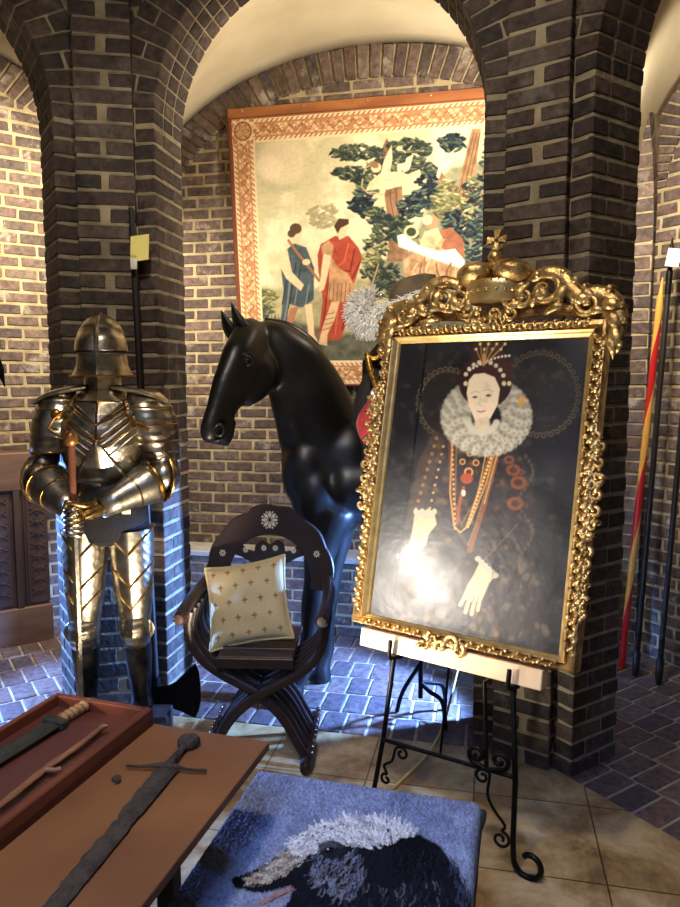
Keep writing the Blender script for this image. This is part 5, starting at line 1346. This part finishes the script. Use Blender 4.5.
# right front leg: straight down to a scroll foot that curls forward and to the right
mb = MB(); back = pl(.44, 1.0, -.06)
dirR = V(.77, -.64, 0)
P = [pl(.56, .95, -.05), pl(.60, .45, -.05), pl(.635, .02, -.045), pl(.65, -.085, -.045), pl(.652, -.10, .0), V(.600, 2.27, .32), V(.592, 2.25, .12)]
c = V(.594, 2.25, .056); rad_ = .055; foot = []
for i in range(25):
    a = PI + 1.72*PI*i/24; r = rad_*(1-.52*(i/24)**1.5); foot.append(c + V(.046, -.03, 0)*1 + (V(.8, -.6, 0)*math.cos(a)*r) + V(0, 0, math.sin(a)*r))
P2 = [P[-2], P[-1]] + foot
mb.tube(P[:5]+[P[5]]+P2[1:], [.010]*6+[.0105]*len(P2[1:]), 8); lg = mb.build('leg', IRON, t, smooth=60)
lf = V(.085, 2.50, .0); mb = MB()
P = [pl(.32, .95, -.05), pl(.24, .45, -.05), pl(.2, .02, -.045), pl(.195, -.085, -.045), pl(.19, -.10, .0), V(.165, 2.545, .33), V(.125, 2.51, .12)]
c = V(.12, 2.505, .062); foot = [c + V(-.07, -.0, 0) + (V(-.95, -.3, 0)*math.cos(a)*.062*(1-.52*(i/24)**1.5)) + V(0, 0, math.sin(a)*.062*(1-.52*(i/24)**1.5)) for i in range(25) for a in [PI+1.72*PI*i/24]]
mb.tube(P+foot, .0095, 8); mb.build('leg', IRON, t, smooth=60)
mb = MB(); mb.tube([pl(.40, 1.0, -.05), V(.47, 2.9, .5), V(.452, 3.0, .012)], .006, 8); mb.build('rear_leg', IRON, t, smooth=60)
for u_ in (.195, .652):
    mb = MB(); mb.tube([pl(u_, -.10, -.045), pl(u_, -.095, .04), pl(u_, -.085, .05), pl(u_, -.03, .05)], .0085, 8); mb.build('hook', IRON, t, smooth=60)
# crossbar and scrolls
Lc = V(.158, 2.54, .33); Rc = V(.598, 2.27, .335); D_ = (Rc-Lc).normalized()
mb = MB(); mb.tube([Lc, Rc], .008, 8); mb.build('crossbar', IRON, t, smooth=60)
def scroll_tube(ctrl, k=6, r=.0055, nm='scroll'):
    mb = MB(); P = cat_rom([Lc + D_*a + V(0, 0, b) for a, b in ctrl], k); mb.tube(P, r, 8); mb.build(nm, IRON, t, smooth=60)
def spir(ca, cb, r0, a0, turns, dn, n=14): return [(ca+r0*(1-.75*i/n)*math.cos(a0+dn*turns*2*PI*i/n), cb+r0*(1-.75*i/n)*math.sin(a0+dn*turns*2*PI*i/n)) for i in range(n+1)]
LL = (Rc-Lc).length
s1 = spir(.085, -.035, .028, PI*.9, 1.25, -1); s2 = spir(.02, -.155, .026, PI*.1, 1.2, 1)
scroll_tube(s1[::-1] + [(.045, -.075), (.055, -.10)][0:1] + [(.012, -.10), (-.0, -.13)][:1] + s2[2:], 3)
s1 = spir(LL-.115, -.03, .03, PI*.15, 1.25, 1); s2 = spir(LL-.03, -.235, .028, PI*.9, 1.2, -1)
scroll_tube([(a, b) for a, b in s1[::-1]] + [(LL-.095, -.09), (LL-.07, -.14), (LL-.03, -.185)] + [(a, b) for a, b in spir(LL-.045, -.24, .034, PI*.45, 1.3, -1)], 3)
s1 = spir(LL*.62, .035, .04, -PI*.1, 1.2, 1); 
scroll_tube(spir(LL-.135, .045, .036, -PI*.5+.2, 1.25, -1)[::-1] + [(LL-.10, .0)] + spir(LL-.055, .045, .036, -PI*.5-.2, 1.25, 1), 3, .009)
mb = MB(); mb.tube([Lc+D_*(LL-.10)+V(0, 0, .0), Lc+D_*(LL-.105)+V(0, .05, .3), pl(.56, -.09, -.045)], .0085, 8); mb.build('centre_post', IRON, t, smooth=60)
# yellow cable on the floor
mb = MB(); P = cat_rom([(.60, 3.42, .25), (.56, 3.35, .15), (.50, 3.22, .05), (.44, 3.10, .012), (.36, 2.95, .008), (.26, 2.80, .008), (.15, 2.62, .008), (.10, 2.45, .008), (.12, 2.25, .008)], 8)
mb.tube(P, .0065, 8); tag(mb.build('power_cable', mat('yellow_rubber', srgb(196, 170, 96), .5), loc=(.3, 2.8, 0), smooth=60), 'yellow power cable trailing over the floor under the easel', 'cable')
# ------------------------------------------------------------------ display table with relic trays (front left)
RW = mat('mahogany', srgb(116, 58, 36), .4, col2=srgb(80, 34, 26), nscale=5, stretch=(1, .15, 1), bump=.08)
RWB = mat('tray_bed', srgb(98, 48, 36), .5, col2=srgb(72, 34, 28), nscale=4, stretch=(1, .2, 1))
TANB = mat('tan_board', srgb(132, 84, 44), .6, col2=srgb(108, 66, 36), nscale=3, bump=.1, bscale=60)
TBLK = mat('dark_table', srgb(30, 22, 20), .6, col2=srgb(18, 14, 12))
RUST = mat('rusted_iron', srgb(72, 60, 46), .9, .1, col2=srgb(40, 31, 24), nscale=30, bump=.9, bscale=60)
VERD = mat('green_patina', srgb(66, 66, 50), .75, .3, col2=srgb(40, 42, 34), nscale=25, bump=.8, bscale=70)
BONE = mat('bone_grip', srgb(186, 142, 88), .6, col2=srgb(130, 90, 50), nscale=20, bump=.3)
def FRM(o, ang):   # local frame: x to the right, y away from the viewer
    return Matrix.Translation(o) @ Matrix.Rotation(ang, 4, 'Z')
def local_mb(M): m = MB(); m.M = M.copy(); return m
TM = FRM((-.17, 1.70, 0), R(-16))
t = thing('display_table', 'dark low display table under the relic boards at front left', 'table', (-.5, 1.5, 0))
mb = local_mb(TM); mb.box(-.66, -.06, -1.0, .03, .695, .725); mb.build('table_top', TBLK, t, bevel=.004)
for x in (-.62, -.3):
    for y in (-.93, -.03): mb = local_mb(TM); mb.box(x-.02, x+.03, y-.02, y+.03, 0, .69); mb.build('leg', TBLK, t, bevel=.004)
# tray with raised rim
TR = FRM((-.809, 1.921, 0), R(-18)); W_, Ln = .315, 1.15
t = thing('relic_tray', 'dark red wooden tray with raised rim, farther left of the two relic boards', 'tray', (-.75, 1.5, .725))
mb = local_mb(TR); mb.box(0, W_, -Ln, 0, .726, .77); mb.build('tray_bed', RWB, t)
for a in ((0, .018, -Ln, 0), (W_-.022, W_, -Ln, 0), (.018, W_-.022, -.02, 0), (.018, W_-.022, -Ln, -Ln+.02)):
    mb = local_mb(TR); mb.box(a[0], a[1], a[2], a[3], .7265, .80); mb.build('rim', RW, t, bevel=.003)
mb = local_mb(TR); mb.box(.135, W_-.085, -.95, -.10, .7705, .776); mb.build('mount_panel', mat('brown_mount', srgb(88, 44, 36), .6), t, bevel=.002)
# board
BR_ = FRM((-.534, 1.841, 0), R(-16.5)); 
t = MB(); t.M = BR_.copy(); t.box(.004, .365, -1.1, 0, .7265, .75)
bo = t.build('relic_board', TANB, loc=(-.45, 1.4, .7265), bevel=.002); tag(bo, 'flat tan wooden board with a rusted sword lying on it', 'board')
# rusted sword
def P2(x, y, z=.757): return V(x, y, z)
t = thing('rusted_sword', 'corroded medieval sword with disc pommel lying on the tan board', 'sword', (-.41, 1.6, .751))
ps = V(-.388, 1.712, .764); gd_ = V(-.414, 1.597, .766); tipd = V(-.52, 1.10, .764); ax = (tipd-gd_).normalized(); sd = V(-ax.y, ax.x, 0)
mb = MB(); mb.lathe([(.001, -.011), (.024, -.0105), (.029, -.004), (.029, .004), (.024, .0105), (.001, .011)], 18, o=ps, ax=(0, 0, 1)); mb.ball(ps, (.03, .026, .012), 14); mb.build('pommel', RUST, t, smooth=50)
mb = MB(); mb.tube([ps, ps.lerp(gd_, .4), ps.lerp(gd_, .8), gd_], [(.006, .008), (.006, .009), (.007, .011), (.007, .013)], 10, up=(0, 0, 1)); mb.build('tang', RUST, t, smooth=60)
mb = MB(); mb.tube(cat_rom([P2(-.516, 1.605, .760), P2(-.48, 1.598, .762), gd_, P2(-.365, 1.585, .762), P2(-.318, 1.583, .760)], 4), lerp_list([(.003, .004), (.003, .0035), (.006, .009), (.003, .0035), (.003, .005)], 4), 8, up=(0, 0, 1)); mb.build('crossguard', RUST, t, smooth=60)
mb = MB(); rr = random.Random(9); vs = []; n_ = 44
for i in range(n_+1):
    q = i/n_; c = gd_ + ax*(.60*q) + V(0, 0, -.003-.003*q); wl = (.029-.008*q)*(1-.03*rr.random()) - (.007 if 12 < i < 17 else 0)*rr.random(); wr = (.029-.008*q) - .006*rr.random() - (.008 if 14 < i < 20 or 30 < i < 34 else 0)*rr.random()
    vs.append([c+sd*wl+V(0, 0, -.003), c+sd*wl*.4+V(0, 0, .003), c+V(0, 0, .001), c-sd*wr*.4+V(0, 0, .003), c-sd*wr+V(0, 0, -.003), c+V(0, 0, -.004)])
mb.rings(vs); mb.build('blade', RUST, t, smooth=50)
mb = MB(); mb.ball((-.525, 1.556, .757), (.012, .009, .006), 9, q=Matrix.Rotation(.6, 3, 'Z')); mb.ball((-.519, 1.549, .756), (.008, .010, .0055), 8)
tag(mb.build('iron_fragment', RUST, loc=(-.523, 1.553, .751), smooth=60), 'tiny rusted iron fragment left of the sword on the tan board', 'fragment')
# short sword in the tray
t = thing('short_sword', 'ancient short sword with ribbed bone grip and green blade, in the red tray', 'sword', (-.77, 1.75, .771))
a = V(-.700, 1.885, .787); b = V(-.752, 1.765, .787); e = V(-.95, 1.30, .782); ax = (e-b).normalized(); sd = V(-ax.y, ax.x, 0)
mb = MB(); mb.tube([a.lerp(b, -.12), a.lerp(b, 0), a.lerp(b, .1)], [(.008, .012), (.012, .018), (.01, .012)], 14, up=(0, 0, 1)); mb.build('pommel', VERD, t, smooth=60)
mb = MB(); n_ = 30; mb.tube([a.lerp(b, .02+.86*i/n_) for i in range(n_+1)], [(.0125+.0025*math.sin(i*1.25), .0155+.003*math.sin(i*1.25)) for i in range(n_+1)], 14, up=(0, 0, 1)); mb.build('grip', BONE, t, smooth=70)
mb = MB(); mb.M = Matrix.Translation(b) @ ax.to_track_quat('Y', 'Z').to_matrix().to_4x4(); mb.box(-.036, .036, -.014, .012, -.012, .012); mb.build('guard', VERD, t, bevel=.004)
mb = MB(); vs = []
for i in range(24):
    q = i/23; c = b+ax*(.008+.50*q); w = (.026+.004*math.sin(q*3))*(1 if q < .8 else 1-(q-.8)*4.8) + .001*rr.random(); z = V(0, 0, .0)
    vs.append([c+sd*w, c+sd*w*.3+V(0, 0, .006), c+V(0, 0, .008), c-sd*w*.3+V(0, 0, .006), c-sd*w, c+V(0, 0, -.005)])
mb.rings(vs); mb.build('blade', VERD, t, smooth=40)
# wooden shaft relic
t = thing('wooden_scabbard', 'slim reddish wooden scabbard with a broken tip lying in the red tray', 'scabbard', (-.68, 1.55, .776))
a = V(-.622, 1.722, .790); e = V(-.80, 1.16, .786)
mb = MB(); n_ = 24; mb.tube([a.lerp(e, i/n_)+V(.003*math.sin(i*.6), 0, 0) for i in range(n_+1)], [(.006, .007+.003*min(1, i/6)+.0012*math.sin(i*2.2)) for i in range(n_+1)], 12, up=(0, 0, 1)); mb.build('shaft', mat('red_wood', srgb(150, 98, 64), .55, col2=srgb(96, 58, 38), nscale=20, stretch=(1, .2, 1), bump=.3), t, smooth=60)
mb = MB(); mb.tube([a, a+V(.010, .012, .004), a+V(.022, .010, .006)], [.009, .007, .003], 8); mb.build('broken_tip', MATS['red_wood'], t, smooth=60); mb = MB()
k = a.lerp(e, .33); mb.tube([k, k+V(.022, .002, -.002), k+V(.032, .008, -.002)], [.008, .006, .007], 8); mb.build('broken_fitting', MATS['red_wood'], t, smooth=60)

# ------------------------------------------------------------------ bench with a tufted throw showing a hound's head
BM = FRM((-.264, 2.061, 0), R(-14.5)); bw_, bl_ = .705, 1.25
t = thing('low_bench', 'low bench under the blue throw at the front of the view', 'bench', (0, 1.6, 0))
mb = local_mb(BM); mb.box(.04, bw_-.06, -bl_, -.04, .36, .484); mb.build('bench_top', TBLK, t, bevel=.01)
for x in (.07, bw_-.14):
    for y in (-bl_+.03, -.12): mb = local_mb(BM); mb.box(x, x+.05, y, y+.05, 0, .36); mb.build('leg', TBLK, t, bevel=.004)
def paint_rug(u, v):
    # metres on the throw: s to the right, d toward the viewer
    s = u*bw_; d = (1-v)*.95
    ang = R(-14.5); wx = -.264+s*math.cos(ang)-(-d)*(-math.sin(ang))*-1; 
    wx = -.264 + s*math.cos(ang) + d*math.sin(ang); wy = 2.061 + s*math.sin(ang) - d*math.cos(ang); wz = .5-1.68
    zc = wy*math.cos(R(5.8)) - wz*math.sin(R(5.8)); x = 340+700*wx/zc; y = 453.5-700*(wy*math.sin(R(5.8))+wz*math.cos(R(5.8)))/zc
    c = Canvas(x, y); S = srgb; X, Y = c.x, c.y
    n = fbm(X, Y, 20, 31, 6)[:, None]; n1 = fbm(X, Y, 2.0, 37, 2)[:, None]
    c.c[:] = (np.array(S(92, 100, 124))*(1-n)+np.array(S(150, 157, 180))*n)*(.62+.76*n1)
    bk = S(20, 20, 26)
    c.poly([(231, 879), (259, 868.5), (288, 848), (317, 827), (346, 819), (387, 821), (416, 833), (440, 846), (455, 868), (469, 895), (480, 930), (490, 1000), (250, 1000), (262, 930), (290, 900), (292, 886), (263, 893), (236, 889)], bk, 2, 1, .3)
    r = random.Random(2)
    def fur(poly_in, n, cols, ang, ln, w=1.1, spread=.5):
        xs = [p[0] for p in poly_in]; ys = [p[1] for p in poly_in]; k = 0; m = len(poly_in)
        while k < n:
            px, py = r.uniform(min(xs), max(xs)), r.uniform(min(ys), max(ys)); ins = False
            for i in range(m):
                (ax, ay), (bx, by) = poly_in[i], poly_in[(i+1) % m]
                if (ay > py) != (by > py) and px < (bx-ax)*(py-ay)/(by-ay)+ax: ins = not ins
            if not ins: continue
            a = (ang(px, py) if callable(ang) else ang)+r.uniform(-spread, spread); l = ln*r.uniform(.6, 1.3)
            c.line([(px, py), (px+l*math.cos(a)*.6, py+l*math.sin(a)*.6), (px+l*math.cos(a+.3), py+l*math.sin(a+.3))], w*r.uniform(.6, 1.2), cols[r.randrange(len(cols))], .9); k += 1
    W1 = [S(214, 210, 204), S(186, 182, 180), S(150, 146, 146), S(232, 228, 220)]; Wd = [S(96, 94, 98), S(60, 60, 66), S(130, 128, 130)]
    fur([(236, 884), (262, 869), (290, 850), (306, 842), (312, 850), (300, 866), (272, 880), (250, 884)], 420, [S(176, 160, 136), S(140, 126, 108), S(110, 100, 90), S(196, 184, 164)], lambda a, b: 2.6, 7, 1.1)
    fur([(292, 838), (317, 826), (346, 819), (390, 821), (418, 834), (410, 842), (372, 850), (350, 846), (330, 848), (300, 856)], 900, W1, lambda a, b: 3.0+.02*(a-330), 9, 1.2)
    fur([(318, 850), (360, 846), (368, 870), (352, 900), (320, 890), (308, 868)], 260, Wd+[S(120, 126, 150)], 1.9, 8, 1.1)
    fur([(300, 905), (370, 880), (440, 880), (470, 905), (470, 1000), (290, 1000)], 500, Wd[:2]+[S(30, 32, 40)]*3, 1.4, 12, 1.3)
    c.poly([(318, 843), (333, 840), (346, 846), (344, 858), (330, 860), (319, 853)], S(24, 22, 26), 2, .9); c.ell(329, 850, 3.4, 3, S(10, 8, 8)); c.ell(328, 849, 1, 1, S(210, 214, 224))
    c.poly([(392, 846), (400, 838), (418, 837), (438, 845), (437, 858), (430, 880), (408, 884), (394, 866)], S(14, 14, 18), 2, 1, .3)
    fur([(394, 846), (436, 848), (430, 878), (400, 878)], 80, [S(34, 34, 42), S(10, 10, 12)], 1.3, 10, 1.2)
    c.poly([(231, 879), (240, 877), (246, 882), (243, 888), (235, 888)], S(14, 13, 16), 1.2)
    c.poly([(290, 886), (296, 889), (282, 898), (262, 905), (256, 903), (274, 893)], S(150, 116, 112), 1.5, 1, .5); c.line([(292, 890), (262, 906)], 1, S(70, 48, 48))
    fur([(448, 850), (475, 890), (482, 930), (470, 940), (452, 880)], 120, [S(20, 20, 26), S(60, 64, 80)], 1.2, 9, 1.2)
    c.c *= (.75+.5*fbm(X, Y, 1.3, 41, 2))[:, None]
    return np.clip(c.c, 0, 1)
nu, nv = 300, 380; u, v = np.meshgrid(np.linspace(0, 1, nu), np.linspace(0, 1, nv))
hN = (fbm(u*600, v*800, 3.0, 51, 3)-.5)*.011 + (RNG.random(u.shape)-.5)*.0035
def rug_pos(u, v):
    s = u*bw_; d = (1-v)*.95; z = .5+hN.copy(); over = .035
    # rounded fall at the left, right and back edges
    def fall(q):   # q: distance from the edge
        k = np.clip((over-q)/over, 0, 1); return k
    kr, kl, kb = fall(bw_-s), fall(s), fall(d)
    s2 = s - kr**1.5*.012 + kl**1.5*.012; d2 = d + kb**1.5*.012
    z = z - .05*(1-np.sqrt(np.clip(1-kr**2, 0, 1))) - .05*(1-np.sqrt(np.clip(1-kl**2, 0, 1))) - .05*(1-np.sqrt(np.clip(1-kb**2, 0, 1)))
    ang = R(-14.5)
    return np.stack([-.264+s2*math.cos(ang)+d2*math.sin(ang), 2.061+s2*math.sin(ang)-d2*math.cos(ang), z], -1)
RUGM = paint_mat('tufted_wool', .95, .8, 500, spec=.1)
rg = grid_obj('throw_rug', nu, nv, rug_pos, paint_rug(u, v), RUGM, None, loc=(0, 1.6, .484), thick=.012)
tag(rg, 'blue-grey tufted throw with a shaggy hound\'s head woven in black and white', 'throw')
# rolled dark binding at the far edge of the throw
mb = MB(); rr = random.Random(3)
mb.M = BM.copy(); P = [(x, .006, .452) for x in [bw_*i/20 for i in range(20)]] + [(bw_-.01, .0, .452), (bw_-.012, -.02, .45)] + [(bw_-.022, -.07-.05*i, .448) for i in range(18)]
mb.tube(P, [.012+.002*rr.random() for _ in P], 8); e_ = mb.build('binding', mat('navy_binding', srgb(34, 36, 48), .9, bump=.8, bscale=200), rg, smooth=60)

# ------------------------------------------------------------------ pole arms leaning in the right-hand bay
def pole(b, tpt, segs, r=.016, n=12):
    b = Vector(b); tpt = Vector(tpt); return [(b.lerp(tpt, q0), b.lerp(tpt, q1)) for q0, q1 in segs]
t = thing('striped_pole', 'pole spirally painted red and yellow leaning in the right bay', 'pole', (1.661, 3.985, 0))
b0 = V(1.661, 3.985, .004); t0 = V(1.79, 3.965, 2.26); ax = t0-b0
mb = MB(); n_ = 160; A_ = ax.normalized().orthogonal().normalized(); B_ = ax.normalized().cross(A_); rs = []; N12 = 16
for i in range(n_+1):
    q = i/n_; c = b0+ax*q; r = .019 if q < .93 else .019*(1-(q-.93)/.07*.7); tw = q*2*PI*3.0
    rs.append([c+(A_*math.cos(2*PI*j/N12+tw)+B_*math.sin(2*PI*j/N12+tw))*r for j in range(N12)])
o_ = len(mb.v)
mb.rings(rs); fm = []
for k in range(len(mb.f)): fm.append(0 if (k % N12) < N12//2 else 1)
mb.m = fm
mb.build('shaft', [mat('red_paint', srgb(176, 24, 28), .4), mat('yellow_paint', srgb(212, 156, 66), .4)], t, smooth=60)
mb = MB(); mb.lathe([(.02, 0), (.021, .02), (.02, .16), (.0195, .161)], 14, o=b0, ax=ax); mb.build('red_butt', MATS['red_paint'], t, smooth=60)
for nm, lb, b0, t0, tg in (('long_pike', 'dark pike with steel butt and white card at its top, beside the striped pole', (1.691, 3.862, .0), (1.815, 3.92, 2.47), True),
                           ('long_pike', 'dark pike with steel butt, farthest right of the leaning poles', (1.775, 3.756, .0), (1.96, 3.92, 2.5), False)):
    b0 = Vector(b0); t0 = Vector(t0); ax = (t0-b0).normalized(); ln = (t0-b0).length
    t = thing(nm, lb, 'pike', b0, group='dark pikes leaning in the right bay')
    mb = MB(); mb.tube([b0+ax*.28, b0+ax*ln*.5, b0+ax*(ln-.3)], .0155, 12); mb.build('shaft', DWOOD, t, smooth=60)
    mb = MB(); mb.lathe([(.004, .0), (.014, .01), (.02, .05), (.022, .14), (.013, .165), (.015, .17), (.0165, .18), (.0155, .3), (.012, .302)], 14, o=b0, ax=ax); mb.build('steel_butt', DSTEEL, t, smooth=50)
    mb = MB(); mb.lathe([(.016, ln-.31), (.018, ln-.2), (.012, ln-.16), (.022, ln-.1), (.001, ln)], 12, o=b0, ax=ax); mb.build('spearhead', IRON, t, smooth=50)
    if tg:
        c = b0+ax*(ln-.12)+V(-.02, -.03, .0); mb = MB(); mb.obox(c+V(-.025, 0, -.04), (.06, -.03, -.012), (.002, .003, 0), (.018, 0, .095)); mb.build('white_card', mat('white_paper', srgb(228, 226, 216), .8), t)
# dark chest at the far right edge behind the pikes
m2, U2, N2 = chord(2); fr2 = (m2, U2, N2)
SC.view_settings.view_transform = 'Standard'; SC.view_settings.look = 'None'; SC.view_settings.gamma = 1; SC.view_settings.exposure = 0
SC.view_settings.use_curve_mapping = False
